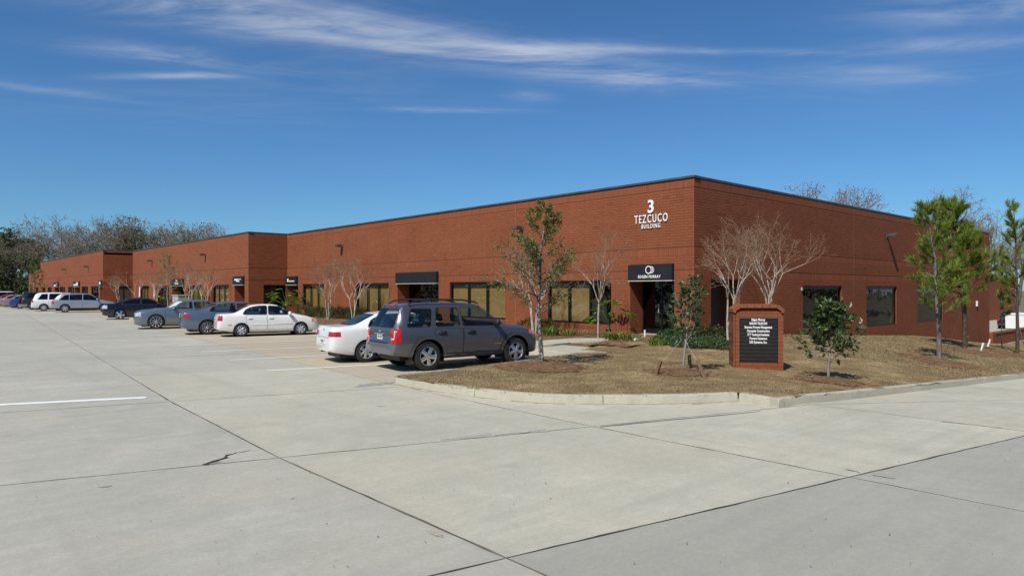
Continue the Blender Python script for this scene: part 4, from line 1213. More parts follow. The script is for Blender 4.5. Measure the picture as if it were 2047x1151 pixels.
    def box(s, x0, x1, y0, y1, z0, z1):      # |y| between y0 and y1, both sides
        pred = lambda c: x0 - .3 < c.x < x1 + .3 and z0 - .2 < c.z < z1 + .2 and y0 - .3 < abs(c.y) < y1 + .3
        s.cut([((x0, 0, 0), (1, 0, 0)), ((x1, 0, 0), (1, 0, 0)), ((0, y0, 0), (0, 1, 0)), ((0, -y0, 0), (0, 1, 0)), ((0, y1, 0), (0, 1, 0)), ((0, -y1, 0), (0, 1, 0)), ((0, 0, z0), (0, 0, 1)), ((0, 0, z1), (0, 0, 1))], pred)
        return lambda c, sd=0: x0 < c.x < x1 and y0 < abs(c.y) < y1 and z0 < c.z < z1 and (sd == 0 or c.y * sd >= 0)

def islands(m):
    par = list(range(len(m.v)))
    def find(a):
        while par[a] != a: par[a] = par[par[a]]; a = par[a]
        return a
    for f in m.f:
        r0 = find(f[0])
        for k in f[1:]: par[find(k)] = r0
    out = {}
    for f in m.f: out.setdefault(find(f[0]), []).append(f)
    res = []
    for fs in out.values():
        ids = sorted({k for f in fs for k in f}); ix = {k: i for i, k in enumerate(ids)}; q = MB(); q.add([m.v[k] for k in ids], [[ix[k] for k in f] for f in fs]); res.append(q)
    return res
WH = {}
def wheel_meshes(r, rr, w, n, sw, style):
    key = (r, rr, w, n, sw, style)
    if key in WH: return WH[key]
    ty = MB(); ty.lathe([(-w / 2, rr), (-w / 2 - .006, (r + rr) / 2), (-w / 2 + .01, r * .955), (-w * .30, r), (w * .30, r), (w / 2 - .01, r * .955), (w / 2 + .006, (r + rr) / 2), (w / 2, rr), (w / 2 - .02, rr * .965), (-w / 2 + .02, rr * .965)], 36, 'y', True)
    rim = MB(); rim.lathe([(w / 2 + .002, rr * 1.0), (w / 2 + .006, rr * .965), (w / 2 - .012, rr * .925), (-w * .1, rr * .87), (-w * .12, rr * .90), (w / 2 - .02, rr * .985)], 36, 'y', True)
    f = w / 2 - .006
    for k in range(n):
        t = 2 * math.pi * (k + .25) / n; c, s_ = math.cos(t), math.sin(t)
        rad = Vector((c, 0, s_)); tan = Vector((-s_, 0, c)); ny = Vector((0, 1, 0))
        tw = .0 if style != 'twist' else .35
        r0, r1 = rr * .16, rr * .95; h0, h1 = sw * .75, sw
        if style == 'v': h0, h1 = sw * .5, sw * 1.1
        q = []
        for rad_r, hh, yy in ((r0, h0, f + .000), (rr * .6, (h0 + h1) / 2, f - .006), (r1, h1, f - .012)):
            ctr = rad * rad_r + tan * (tw * (rad_r - r0)) 
            q.append((ctr - tan * hh + ny * (yy - .035), ctr - tan * hh + ny * (yy - .012), ctr - tan * hh * .55 + ny * yy, ctr + tan * hh * .55 + ny * yy, ctr + tan * hh + ny * (yy - .012), ctr + tan * hh + ny * (yy - .035)))
        vs = [p for a in q for p in a]; rim.add(vs, [(i * 6 + j, i * 6 + (j + 1) % 6, (i + 1) * 6 + (j + 1) % 6, (i + 1) * 6 + j) for i in range(2) for j in range(6)])
    rim.lathe([(f - .05, .001), (f - .05, rr * .27), (f - .004, rr * .25), (f + .008, rr * .15), (f + .010, .001)], 20, 'y')
    for k in range(5):
        t = 2 * math.pi * k / 5; rim.box((math.cos(t) * rr * .20, f + .002, math.sin(t) * rr * .20), (.016, .012, .016))
    bk = MB(); bk.lathe([(-w * .05, .001), (-w * .05, rr * .90), (-w * .2, rr * .90), (-w * .2, .001)], 24, 'y')
    WH[key] = (ty.mesh('tyre', MATS['tyre_rubber'], 40), rim.mesh('rim', None, 35), bk.mesh('brake', MATS['brake_dark'])); return WH[key]

def make_car(name, sp, label, loc, heading, group, detail=2):
    """loc: ground point of a wheel given by sp ref, heading in degrees"""
    L = sp['L']; W = sp['hw_max']; r = sp['r']; xr, xf = sp['axles']; tw = sp.get('tw', .21); tr = W - tw / 2 - .02
    ox = L / 2
    th = R(heading); ref = sp.get('ref', (xr, -tr)); c, s_ = math.cos(th), math.sin(th); lx, ly = ref[0] - ox, ref[1]
    root = empty(name, (loc[0] - (lx * c - ly * s_), loc[1] - (lx * s_ + ly * c), sp.get('z', .0)), th); tag(root, label, sp['cat'], group)
    def put(m, nm, mat, parent=None, smooth=38, fix=True):
        if m is None: return None
        o = m.build(nm, MATS[mat] if mat else None, parent or root, smooth, fix)
        if parent is None or parent == root: 
            for v in o.data.vertices: v.co.x -= ox
        else:
            for v in o.data.vertices: v.co.x -= ox
        return o
    sh = Shell(sp, 44 if detail > 1 else 30); paint = sp['paint']
    # wheel arches
    for x in (xr, xf):
        ra = r * sp.get('arch', 1.16); poly = [(x + ra * math.cos(t), max(.02, r + ra * math.sin(t))) for t in (2 * math.pi * k / 22 for k in range(22))]
        poly = [p for p in poly if p[1] > sh.bot(x) - .12]
        poly = [(x + ra * math.cos(t), r + ra * math.sin(t)) for t in np.linspace(R(-38), R(218), 17)]
        if sp.get('flare'):
            big = [(x + (ra + .085) * math.cos(t), r + (ra + .085) * math.sin(t)) for t in np.linspace(R(-38), R(218), 17)]
            ins = sh.side_poly(big); ins2 = sh.side_poly(poly)
            for sd in (-1, 1): sh.take(lambda q: ins2(q, sd))
            for sd in (-1, 1):
                m = sh.take(lambda q: ins(q, sd), .018); put(m, 'wheel_flare', sp.get('flare_mat', paint))
        else:
            ins = sh.side_poly(poly)
            if detail > 1:
                big = [(x + (ra + .03) * math.cos(t), r + (ra + .03) * math.sin(t)) for t in np.linspace(R(-38), R(218), 17)]; i2 = sh.side_poly(big)
                for sd in (-1, 1): sh.take(lambda q: ins(q, sd))
                for sd in (-1, 1): put(sh.take(lambda q: i2(q, sd), .006), 'arch_lip', paint)
            else:
                for sd in (-1, 1): sh.take(lambda q: ins(q, sd))
        for sd in (-1, 1):
            m = MB(); A_ = np.linspace(R(-20), R(200), 12); vs = [(x + (ra + .03) * math.cos(t), y, r + (ra + .03) * math.sin(t)) for t in A_ for y in (sd * (W - .03), sd * (W - .42))]
            m.add(vs, [(2 * k, 2 * k + 2, 2 * k + 3, 2 * k + 1) for k in range(11)]); m.add([(x + (ra + .03) * math.cos(t), sd * (W - .42), r + (ra + .03) * math.sin(t)) for t in A_], [tuple(range(12))]); put(m, 'wheel_well', 'car_black', fix=False)
    # glass
    gm = sp.get('glass', 'car_glass'); trim = sp.get('trim', 'car_trim')
    for poly in sp['side_windows']:
        pin = round_poly(poly, .05); pout = grow_poly(pin, .022)
        if detail > 1: io = sh.side_poly(pout)
        ii = sh.side_poly(pin)
        for sd in (-1, 1):
            g = put(sh.take(lambda q: ii(q, sd), -.004), 'window', sp.get('rear_glass_mat', gm) if poly in sp.get('dark_side', []) else gm)
            if detail > 1:
                put(sh.take(lambda q: io(q, sd), .002), 'window_trim', trim, g)
    for nm, poly, xr_ in (('windshield', sp['windshield'], sp['ws_x']), ('rear_window', sp['rear_window'], sp['rw_x'])):
        pin = round_poly(poly, .07); 
        if detail > 1: io = sh.end_poly(grow_poly(pin, .022), xr_)
        ii = sh.end_poly(pin, xr_); g = put(sh.take(ii, -.003), nm, sp.get('shade_mat', gm) if nm == 'windshield' else sp.get('rear_glass_mat', gm))
        if detail > 1: put(sh.take(io, .002), 'window_trim', 'car_black', g)
    # lamps
    for nm, mat, b in sp['lights']:
        ii = sh.box(*b)
        for sd in (-1, 1): put(sh.take(lambda q: ii(q, sd), .006), nm, mat)
    for nm, mat, b in sp.get('bands', []):
        ii = sh.box(*b); put(sh.take(ii, sp.get('band_off', .008)), nm, mat)
    # doors
    if detail > 0:
        for poly, hx, hz in sp.get('doors', []):
            po = sh.side_poly(poly); pi_ = sh.side_poly(grow_poly(poly, -.010 if detail > 1 else -.016))
            for sd in (-1, 1):
                d = put(sh.take(lambda q: pi_(q, sd), .0015), 'door', paint); 
                if d is None: continue
                put(sh.take(lambda q: po(q, sd), -.006), 'door_seam', 'car_black', d)
                y = sh.hw(hx) * .985; h = MB(); h.bevbox((hx, sd * (y + .012), hz), (.19, .05, .045), .012); put(h, 'handle', sp.get('handle', paint), d)
                if sp.get('handle') == 'car_black':
                    h = MB(); h.bevbox((hx, sd * (y + .001), hz - .005), (.25, .02, .10), .009); put(h, 'handle_cup', 'car_black', d)
    # body shell left over
    bd = bpy.data.meshes.new('body'); sh.bm.to_mesh(bd); bd.materials.append(MATS[paint]); bd.shade_smooth(); bd.set_sharp_from_angle(angle=R(34))
    for v in bd.vertices: v.co.x -= ox
    link('body', bd, root)
    # floor, seats, dash
    if detail > 1:
        zb = sh.belt(L / 2)
        m = MB(); m.box((L * .5, 0, .36), (L * .62, W * 1.7, .04)); m.box((sp['dash'], 0, zb - .16), (.34, W * 1.6, .22)); put(m, 'interior', 'car_interior', smooth=None)
        for x in sp['seats']:
            for y in (-.38, .38):
                m = MB(); rot = Matrix.Rotation(R(-14), 3, 'Y'); m.bevbox((x, y, .52), (.52, .50, .18), .06); m.bevbox((x - .30, y, .84), (.14, .50, .60), .06, rot); m.bevbox((x - .39, y, zb + .22), (.09, .27, .20), .04, rot); put(m, 'seat', 'car_seat', smooth=45)
        m = MB(); pts = [(sp['dash'] - .25 + .16 * math.sin(t) * .35, .38 + .18 * math.cos(t), zb - .02 + .17 * math.sin(t)) for t in np.linspace(0, 2 * math.pi, 17)]; m.tube(pts, .015, 6, False); put(m, 'steering_wheel', 'car_black')
    m = MB(); m.box((L * .5, 0, sh.bot(L / 2) + .02), (L * .86, W * 1.25, .16)); put(m, 'underbody', 'car_black', smooth=None)
    # wheels
    ty, rim, bk = wheel_meshes(r, sp['rim'][0], tw, *sp['rim'][1:4])
    for x in (xr, xf):
        for sd in (-1, 1):
            w = empty('wheel', (x - ox, sd * tr, r), 0 if sd > 0 else math.pi, root); w.rotation_euler[1] = random.Random(x + sd).uniform(0, 6)
            link('tyre', ty, w); ro = link('rim', rim, w); link('brake_disc', bk, w)
            if not rim.materials: rim.materials.append(MATS[sp['rim'][4]])
    # mirrors, plates, bumpers, extras
    mx, mz = sp['mirror']
    for sd in (-1, 1):
        y = sh.hw(mx) * .95; m = MB(); m.bevbox((mx + .02, sd * (y + .12), mz), (.13, .24, .16), .04); m.bevbox((mx + .03, sd * (y + .0), mz - .03), (.08, .10, .05), .015); put(m, 'mirror', sp.get('mirror_mat', paint), smooth=50)
    if 'plate' in sp:
        px_, pz = sp['plate']; m = MB(); m.box((px_, 0, pz), (.012, .31, .155), Matrix.Rotation(R(-4), 3, 'Y')); p = put(m, 'licence_plate', 'plate_white', smooth=None)
        if detail > 1:
            m = MB(); f = Vector((px_ - .0075, 0, pz))
            for k, (y, w_) in enumerate(((-.10, .035), (-.055, .03), (-.01, .02), (.04, .035), (.085, .03), (.12, .02))): m.box(f + Vector((-.001, -y, -.005)), (.003, w_ * .8, .07))
            put(m, 'lettering', 'plate_mark', p, smooth=None)
    for nm, mat, fn in sp.get('extras', []):
        m = MB(); fn(m)
        for piece in islands(m): put(piece, nm, mat, smooth=45)
    sh.bm.free()
    return root

# ---- kinds of vehicle
def sedan(L=4.25, W=.84, H=1.39, axles=(.92, 3.40), r=.29, paint='paint_white', trunk=.98, **kw):
    x = lambda f: f * L
    d = dict(cat='car', L=L, hw_max=W, r=r, axles=axles, paint=paint, wr=.545,
        top=[(0, .58), (.02, .74), (.06, trunk - .06), (.14, trunk), (x(.09), trunk + .012), (x(.145), trunk + .035), (x(.27), H - .115), (x(.345), H - .03), (x(.44), H), (x(.53), H - .018), (x(.60), H - .085), (x(.745), trunk - .03), (x(.80), trunk - .075), (x(.90), .80), (x(.965), .70), (L - .02, .58), (L, .46)],
        belt=[(0, .50), (.02, .68), (.06, trunk - .12), (.2, trunk - .07), (x(.2), trunk - .05), (x(.5), trunk - .09), (x(.72), trunk - .12), (x(.82), .80), (x(.93), .68), (L - .02, .52), (L, .42)],
        bot=[(0, .32), (.25, .26), (.7, .20), (L - .8, .19), (L - .2, .20), (L, .26)],
        hw=[(0, W * .72), (.03, W * .83), (.10, W * .91), (.35, W * .975), (.9, W), (L - 1.1, W), (L - .5, W * .95), (L - .2, W * .86), (L - .05, W * .70), (L, W * .55)],
        side_windows=[[(x(.235), trunk - .018), (x(.462), trunk - .035), (x(.466), H - .085), (x(.385), H - .088), (x(.315), H - .145), (x(.265), H - .25)], [(x(.480), trunk - .035), (x(.705), trunk - .055), (x(.615), H - .165), (x(.57), H - .115), (x(.484), H - .085)]],
        windshield=[(-W * .80, trunk + .0), (W * .80, trunk + .0), (W * .60, H - .085), (-W * .60, H - .085)], ws_x=(x(.57), x(.765)),
        rear_window=[(-W * .68, trunk + .05), (W * .68, trunk + .05), (W * .56, H - .10), (-W * .56, H - .10)], rw_x=(x(.11), x(.34)),
        doors=[([(x(.285), .30), (x(.462), .28), (x(.462), trunk - .07), (x(.262), trunk - .055), (x(.262), .66)], x(.30), trunk - .19), ([(x(.468), .28), (x(.715), .28), (x(.720), trunk - .10), (x(.468), trunk - .07)], x(.50), trunk - .19)],
        lights=[('tail_light', 'light_red', (-.1, .17, W * .62, W * 1.1, .66, .90)), ('headlight', 'light_clear', (L - .32, L + .1, W * .45, W * 1.1, .56, .70))],
        seats=[x(.56), x(.36)], dash=x(.68), mirror=(x(.675), trunk - .0), plate=(-.004, .78), rim=(r * .66, 7, .032, 'flat', 'rim_cover'))
    d.update(kw); return d

# grey compact SUV on the corner stall
def suv_extras():
    def rack(m):
        for sd in (-1, 1):
            m.tube([(.55, sd * .58, 1.655), (.72, sd * .57, 1.735), (1.2, sd * .565, 1.765), (2.1, sd * .565, 1.755), (2.5, sd * .565, 1.70), (2.62, sd * .57, 1.645)], [.018, .02, .02, .02, .02, .014], 8)
        for x in (1.05, 2.05): m.bevbox((x, 0, 1.765), (.06, 1.14, .025), .01)
    def step(m):
        for sd in (-1, 1):
            m.bevbox((2.28, sd * .885, .355), (1.78, .10, .085), .03)
            for x in (1.75, 2.1, 2.5, 2.9): m.bevbox((x, sd * .925, .372), (.22, .03, .035), .01)
    def wiper(m): m.tube([(.115, .05, 1.12), (.135, -.12, 1.14), (.15, -.38, 1.13)], .012, 6); m.bevbox((.11, .06, 1.115), (.05, .12, .05), .015)
    def hinges(m):
        for y in (-.36, .36): m.bevbox((.375, y, 1.575), (.10, .04, .07), .012)
    def badge(m): m.bevbox((.058, .0, .985), (.02, .13, .055), .02)
    def pipe(m): m.tube([(.05, .28, .335), (.45, .28, .335)], .03, 10); m.tube([(.05, .36, .335), (.45, .36, .335)], .03, 10)
    def wipers_f(m): m.tube([(3.33, .5, 1.105), (3.28, .1, 1.15)], .008, 5)
    def antenna(m): m.tube([(3.42, -.68, 1.06), (3.30, -.69, 1.32)], .004, 5)
    def plinth(m): m.bevbox((.045, 0, .925), (.05, .52, .035), .012)
    def side_badge(m):
        for sd in (-1, 1): m.bevbox((3.02, sd * .893, .60), (.22, .012, .035), .004)
    def cross(m): m.box((2.62, -.05, 1.36), (.012, .012, .12)); m.box((2.62, -.05, 1.385), (.012, .07, .014))
    def bumper_pad(m): m.bevbox((.03, 0, .715), (.10, 1.02, .022), .01)
    return [('roof_rack', 'car_black', rack), ('side_step', 'car_black', step), ('rear_wiper', 'car_black', wiper), ('hinge', 'car_black', hinges), ('badge', 'chrome', badge), ('antenna', 'car_black', antenna), ('handle_bar', 'chrome', plinth), ('side_badge', 'chrome', side_badge), ('hanging_ornament', 'car_black', cross), ('bumper_pad', 'car_black', bumper_pad)]
ESC = dict(cat='car', L=4.52, hw_max=.90, r=.362, axles=(.96, 3.64), paint='paint_grey', wr=.585, rr=.095, arch=1.20, flare=True, tw=.23,
    top=[(0, .66), (.02, .72), (.05, .76), (.065, .90), (.085, 1.06), (.20, 1.34), (.33, 1.57), (.40, 1.635), (.60, 1.672), (1.3, 1.69), (2.1, 1.68), (2.55, 1.64), (2.75, 1.575), (3.38, 1.125), (3.50, 1.09), (3.95, 1.05), (4.22, .985), (4.40, .88), (4.48, .74), (4.52, .58)],
    belt=[(0, .60), (.05, .70), (.085, .98), (.2, 1.05), (1.0, 1.06), (2.2, 1.05), (3.2, 1.03), (3.7, 1.0), (4.15, .93), (4.38, .80), (4.48, .66), (4.52, .5)],
    bot=[(0, .44), (.3, .38), (.9, .33), (3.6, .31), (4.3, .30), (4.52, .36)],
    hw=[(0, .72), (.03, .80), (.08, .845), (.2, .872), (.5, .892), (1.5, .90), (3.2, .90), (3.8, .885), (4.15, .85), (4.38, .76), (4.48, .64), (4.52, .50)],
    side_windows=[[(.40, 1.10), (1.04, 1.10), (1.17, 1.53), (.60, 1.54)], [(1.20, 1.10), (1.90, 1.09), (1.93, 1.55), (1.30, 1.55)], [(2.00, 1.09), (3.02, 1.08), (2.62, 1.49), (2.45, 1.54), (2.02, 1.55)]],
    windshield=[(-.74, 1.14), (.74, 1.14), (.58, 1.57), (-.58, 1.57)], ws_x=(2.6, 3.5), rear_window=[(-.66, 1.10), (.66, 1.10), (.545, 1.53), (-.545, 1.53)], rw_x=(-.1, .55),
    doors=[([(1.36, .40), (1.95, .38), (1.97, 1.045), (1.15, 1.055), (1.16, .86), (1.33, .66)], 1.36, .93), ([(1.965, .38), (3.06, .38), (3.16, 1.02), (1.985, 1.045)], 2.22, .93)],
    lights=[('tail_light', 'light_red', (-.1, .23, .61, 1.0, .72, 1.055)), ('headlight', 'light_clear', (4.22, 4.6, .48, 1.0, .78, .94)), ('turn_signal', 'light_amber', (4.10, 4.22, .6, 1.0, .82, .93))],
    bands=[('rear_bumper', 'paint_greylow', (-.1, .62, -.01, 1.0, .30, .70)), ('front_bumper', 'paint_greylow', (4.08, 4.7, -.01, 1.0, .25, .66)), ('brake_lamp', 'light_red', (.36, .43, -.01, .16, 1.50, 1.70))], band_off=.010,
    seats=[2.35, 1.42], dash=2.98, mirror=(2.93, 1.16), mirror_mat='car_black', plate=(.048, .86), rim=(.232, 5, .058, 'flat', 'rim_alloy'), handle='car_black', extras=suv_extras(), rear_glass_mat='car_glass')
ESC['ref'] = (.96, -(.90 - .135))
def put_car(nm, sp, label, px, heading, group='cars parked in front of the building', detail=2, dy=0.0):
    p = at(*px); return make_car(nm, sp, label, (p.x, p.y + dy), heading, group, detail)
suv = put_car('parked_suv', ESC, 'grey compact SUV with black roof rack, nearest the lawn corner', (857, 741), -6.5, dy=.10)
# inner glazing marks of the grey SUV tail lamps: clear bars
for sd in (-1, 1):
    m = MB(); m.bevbox((.062 - 2.26, sd * .735, .815), (.05, .14, .045), .01); m.bevbox((.085 - 2.26, sd * .80, .92), (.05, .035, .20), .01); m.build('reversing_lamp', MATS['light_clear'], suv, 40)

COR = sedan(L=4.50, W=.86, H=1.40, axles=(.98, 3.50), r=.30, paint='paint_white', trunk=1.0, plate=(-.012, .60), rear_glass_mat='tinted_glass', rim=(.195, 6, .045, 'flat', 'rim_cover'), ref=(.98, -.735),
    lights=[('tail_light', 'light_red', (-.1, .26, .50, 1.0, .735, .865)), ('headlight', 'light_clear', (4.2, 4.6, .4, 1.0, .56, .70)), ('reversing_lamp', 'light_clear', (-.1, .2, .43, .50, .735, .85))],
    extras=[('boot_seam', 'grey_panel', lambda m: m.bevbox((.012, 0, .70), (.02, 1.05, .012), .003)), ('exhaust_pipe', 'car_black', lambda m: m.tube([(.1, .5, .27), (.5, .5, .27)], .028, 8)), ('badge', 'chrome', lambda m: m.bevbox((.035, .0, .90), (.02, .08, .05), .01))])
put_car('parked_sedan', COR, 'white sedan half hidden behind the grey SUV', (730, 723.5), -10)
ACC = sedan(L=4.33, W=.835, H=1.395, axles=(.95, 3.44), r=.285, paint='paint_ivory', trunk=.985, plate=(-.0, .74), ref=(.95, -.71), rim=(.188, 7, .042, 'flat', 'rim_cover'),
    lights=[('tail_light', 'light_red', (-.1, .20, .60, 1.0, .70, .915)), ('headlight', 'light_clear', (4.05, 4.5, .42, 1.0, .57, .71)), ('turn_signal', 'light_amber', (3.93, 4.05, .6, 1.0, .60, .72)), ('side_marker', 'light_red', (.42, .56, .6, 1.0, .495, .525))],
    extras=[('body_moulding', 'paint_ivory', lambda m: [m.bevbox((2.2, sd * .838, .52), (1.75, .018, .035), .006) for sd in (-1, 1)]), ('badge', 'chrome', lambda m: m.bevbox((.03, 0, .86), (.02, .08, .05), .01))])
put_car('parked_sedan', ACC, 'ivory white four door sedan with amber and red tail lamps, seen side on', (482, 673), -12)
SON = sedan(L=4.85, W=.915, H=1.475, axles=(1.05, 3.78), r=.325, paint='paint_slate', trunk=1.06, plate=(-.0, .86), ref=(1.05, -.78), rim=(.225, 10, .022, 'v', 'rim_alloy'),
    lights=[('tail_light', 'light_red', (-.1, .34, .52, 1.0, .80, .945)), ('headlight', 'light_clear', (4.5, 5.0, .45, 1.0, .62, .78)), ('reversing_lamp', 'light_clear', (-.1, .1, .40, .52, .81, .93))], rear_glass_mat='tinted_glass')
put_car('parked_sedan', SON, 'slate blue sedan parked nose in beside the ivory sedan', (414, 668.5), -11)
def grille(m):
    for k in range(7): m.bevbox((4.985, 0, .56 + .045 * k), (.05, .86, .022), .006)
C300 = sedan(L=5.02, W=.94, H=1.48, axles=(.98, 4.03), r=.375, paint='paint_steelblue', trunk=1.08, plate=(-.0, .86), arch=1.10, ref=(4.03, .80), rim=(.272, 10, .026, 'v', 'rim_alloy'), shade_mat='sunshade_glass',
    top=[(0, .60), (.02, .80), (.06, 1.02), (.14, 1.08), (.5, 1.09), (.85, 1.12), (1.55, 1.43), (2.0, 1.475), (2.5, 1.48), (2.95, 1.44), (3.55, 1.08), (3.9, 1.045), (4.5, .985), (4.85, .93), (4.97, .82), (5.0, .7), (5.02, .5)],
    belt=[(0, .5), (.02, .7), (.06, .96), (.2, 1.01), (1.5, 1.03), (3.4, 1.01), (4.2, .95), (4.8, .86), (4.97, .72), (5.02, .42)],
    hw=[(0, .70), (.03, .80), (.1, .86), (.4, .92), (.9, .94), (4.2, .94), (4.7, .91), (4.88, .86), (4.97, .78), (5.02, .66)],
    side_windows=[[(1.25, 1.06), (2.22, 1.05), (2.24, 1.37), (1.75, 1.375), (1.45, 1.28)], [(2.32, 1.05), (3.30, 1.04), (2.85, 1.34), (2.7, 1.37), (2.34, 1.375)]], windshield=[(-.76, 1.09), (.76, 1.09), (.60, 1.42), (-.60, 1.42)], ws_x=(2.8, 3.6), rear_window=[(-.66, 1.14), (.66, 1.14), (.55, 1.39), (-.55, 1.39)], rw_x=(.7, 1.6),
    lights=[('tail_light', 'light_red', (-.1, .2, .70, 1.0, .70, 1.0)), ('headlight', 'light_clear', (4.72, 5.2, .53, 1.0, .67, .84)), ('side_marker', 'light_amber', (4.68, 4.80, .6, 1.0, .60, .64))],
    bands=[('grille_opening', 'car_black', (4.90, 5.2, -.01, .45, .53, .86))], extras=[('grille', 'chrome', grille), ('fog_lamp', 'light_clear', lambda m: [m.bevbox((4.955, sd * .66, .38), (.06, .16, .09), .03) for sd in (-1, 1)])], seats=[2.55, 1.55], dash=3.2, mirror=(3.22, 1.10), mirror_mat='chrome')
t = NT('sunshade_glass'); t.principled(t.ramp(t.noise(t.coord('Object'), 5, 3), [(.3, (.50, .62, .63)), (.7, (.62, .72, .72))]), .12, coat=1.0)
put_car('parked_sedan', C300, 'steel blue sedan backed in with chrome grille and silver windscreen shade', (312, 657.5), 168.5)
ALT = sedan(L=4.90, W=.91, H=1.47, axles=(1.05, 3.83), r=.335, paint='paint_navy', trunk=1.06, glass='tinted_glass', rear_glass_mat='tinted_glass', ref=(1.05, -.78), rim=(.262, 5, .07, 'twist', 'chrome'), plate=(-.0, .86),
    lights=[('tail_light', 'light_clear', (-.1, .3, .60, .9, .74, .96)), ('brake_lamp', 'light_red', (-.1, .2, .50, .60, .76, .94)), ('headlight', 'light_clear', (4.5, 5.0, .45, 1.0, .62, .78))])
put_car('parked_sedan', ALT, 'dark navy sedan with tinted windows and large chrome wheels', (240, 638.5), -11)
# silver crossover wagon
def wagon(L, W, H, axles, r, paint, belt_h, **kw):
    x = lambda f: f * L; belt = belt_h
    d = dict(cat='car', L=L, hw_max=W, r=r, axles=axles, paint=paint, wr=W * .70, top=[(0, .62), (.03, .80), (.06, belt - .05), (.12, belt + .02), (.30, H - .26), (.48, H - .08), (.75, H - .02), (x(.35), H), (x(.5), H - .01), (x(.6), H - .05), (x(.78), belt + .02), (x(.83), belt - .04), (x(.93), belt - .12), (L - .06, .74), (L, .5)],
        belt=[(0, .52), (.03, .72), (.08, belt - .08), (.3, belt), (x(.5), belt), (x(.76), belt - .04), (x(.9), belt - .16), (L - .06, .66), (L, .42)], bot=[(0, .36), (.4, .28), (L - .5, .24), (L, .3)],
        hw=[(0, W * .76), (.03, W * .87), (.12, W * .94), (.5, W * .99), (1, W), (L - 1, W), (L - .4, W * .94), (L - .08, W * .76), (L, W * .55)],
        side_windows=[[(x(.10), belt + .04), (x(.255), belt + .03), (x(.26), H - .12), (x(.165), H - .14)], [(x(.275), belt + .03), (x(.455), belt + .03), (x(.458), H - .10), (x(.28), H - .11)], [(x(.475), belt + .03), (x(.72), belt + .0), (x(.61), H - .14), (x(.57), H - .10), (x(.478), H - .10)]],
        windshield=[(-W * .78, belt + .04), (W * .78, belt + .04), (W * .64, H - .08), (-W * .64, H - .08)], ws_x=(x(.58), x(.8)), rear_window=[(-W * .72, belt + .05), (W * .72, belt + .05), (W * .60, H - .13), (-W * .60, H - .13)], rw_x=(-.1, .62),
        doors=[([(x(.29), .34), (x(.462), .32), (x(.465), belt - .03), (x(.268), belt - .03), (x(.268), .7)], x(.31), belt - .16), ([(x(.468), .32), (x(.70), .32), (x(.735), belt - .05), (x(.47), belt - .03)], x(.51), belt - .16)],
        lights=[('tail_light', 'light_red', (-.1, .24, W * .72, W * 1.2, belt - .30, belt + .02)), ('headlight', 'light_clear', (L - .4, L + .1, W * .45, W * 1.1, .62, .80))], bands=[('lower_cladding', 'car_trim', (-.1, L + .1, -.01, W * 1.2, .1, .40))], glass='tinted_glass', rear_glass_mat='tinted_glass', seats=[x(.56), x(.36)], dash=x(.7), mirror=(x(.69), belt + .08), plate=(-.0, .82), rim=(r * .66, 6, .055, 'flat', 'rim_alloy'), ref=(axles[0], -(W - .125)))
    d.update(kw); return d
PAC = wagon(5.05, .98, 1.70, (1.05, 4.0), .36, 'paint_silver', 1.06, top=[(0, .62), (.03, .80), (.06, 1.0), (.12, 1.07), (.42, 1.40), (.70, 1.60), (1.05, 1.67), (1.9, 1.70), (2.5, 1.69), (3.0, 1.63), (3.98, 1.09), (4.2, 1.03), (4.7, .93), (4.98, .74), (5.05, .5)], rear_window=[(-.70, 1.11), (.70, 1.11), (.56, 1.54), (-.56, 1.54)], rw_x=(-.1, .8), side_windows=[[(.62, 1.11), (1.32, 1.10), (1.34, 1.56), (1.05, 1.53)], [(1.40, 1.10), (2.32, 1.10), (2.34, 1.59), (1.42, 1.575)], [(2.42, 1.10), (3.66, 1.07), (3.02, 1.52), (2.8, 1.58), (2.44, 1.59)]], extras=[('roof_rack', 'car_trim', lambda m: [m.tube([(.8, s * .62, 1.70), (.9, s * .62, 1.74), (2.6, s * .62, 1.73), (2.75, s * .62, 1.68)], .018, 6) for s in (-1, 1)])])
put_car('parked_wagon', PAC, 'silver crossover wagon with dark lower cladding and roof rails', (130, 624.5), -10)
VAN = wagon(5.1, .99, 1.76, (1.0, 4.05), .34, 'paint_white', 1.05, bands=[], lights=[('tail_light', 'light_red', (-.1, .2, .80, 1.2, .82, 1.10)), ('headlight', 'light_clear', (4.6, 5.2, .5, 1.1, .62, .78))])
def far_car(nm, sp, label, x, y, h, detail=1): return make_car(nm, sp, label, (x, y), h, 'cars parked in front of the building', detail)
far_car('parked_minivan', VAN, 'white minivan parked just beyond the silver crossover wagon', 10.2, 77.6, -9)
JEEP = wagon(4.45, .90, 1.80, (.95, 3.55), .375, 'paint_black', 1.14, top=[(0, .7), (.02, 1.0), (.05, 1.2), (.10, 1.70), (.2, 1.79), (1.5, 1.80), (2.5, 1.78), (2.75, 1.70), (3.1, 1.22), (3.2, 1.16), (4.2, 1.10), (4.40, .95), (4.45, .6)], bands=[('lower_cladding', 'paint_tan', (-.1, 4.6, -.01, 1.2, .1, .55))],
    lights=[('tail_light', 'light_red', (-.1, .12, .70, 1.1, .80, 1.02))], rear_window=[(-.6, 1.22), (.6, 1.22), (.58, 1.62), (-.58, 1.62)], extras=[('spare_wheel', 'tyre_rubber', lambda m: m.tube([(-.24, .05, 1.0), (-.22, .05, 1.0), (-.04, .05, 1.0), (-.02, .05, 1.0)], [.30, .36, .36, .30], 24))])
far_car('parked_suv', JEEP, 'boxy black four wheel drive with a spare wheel on its tail', 10.1, 84.0, -9)
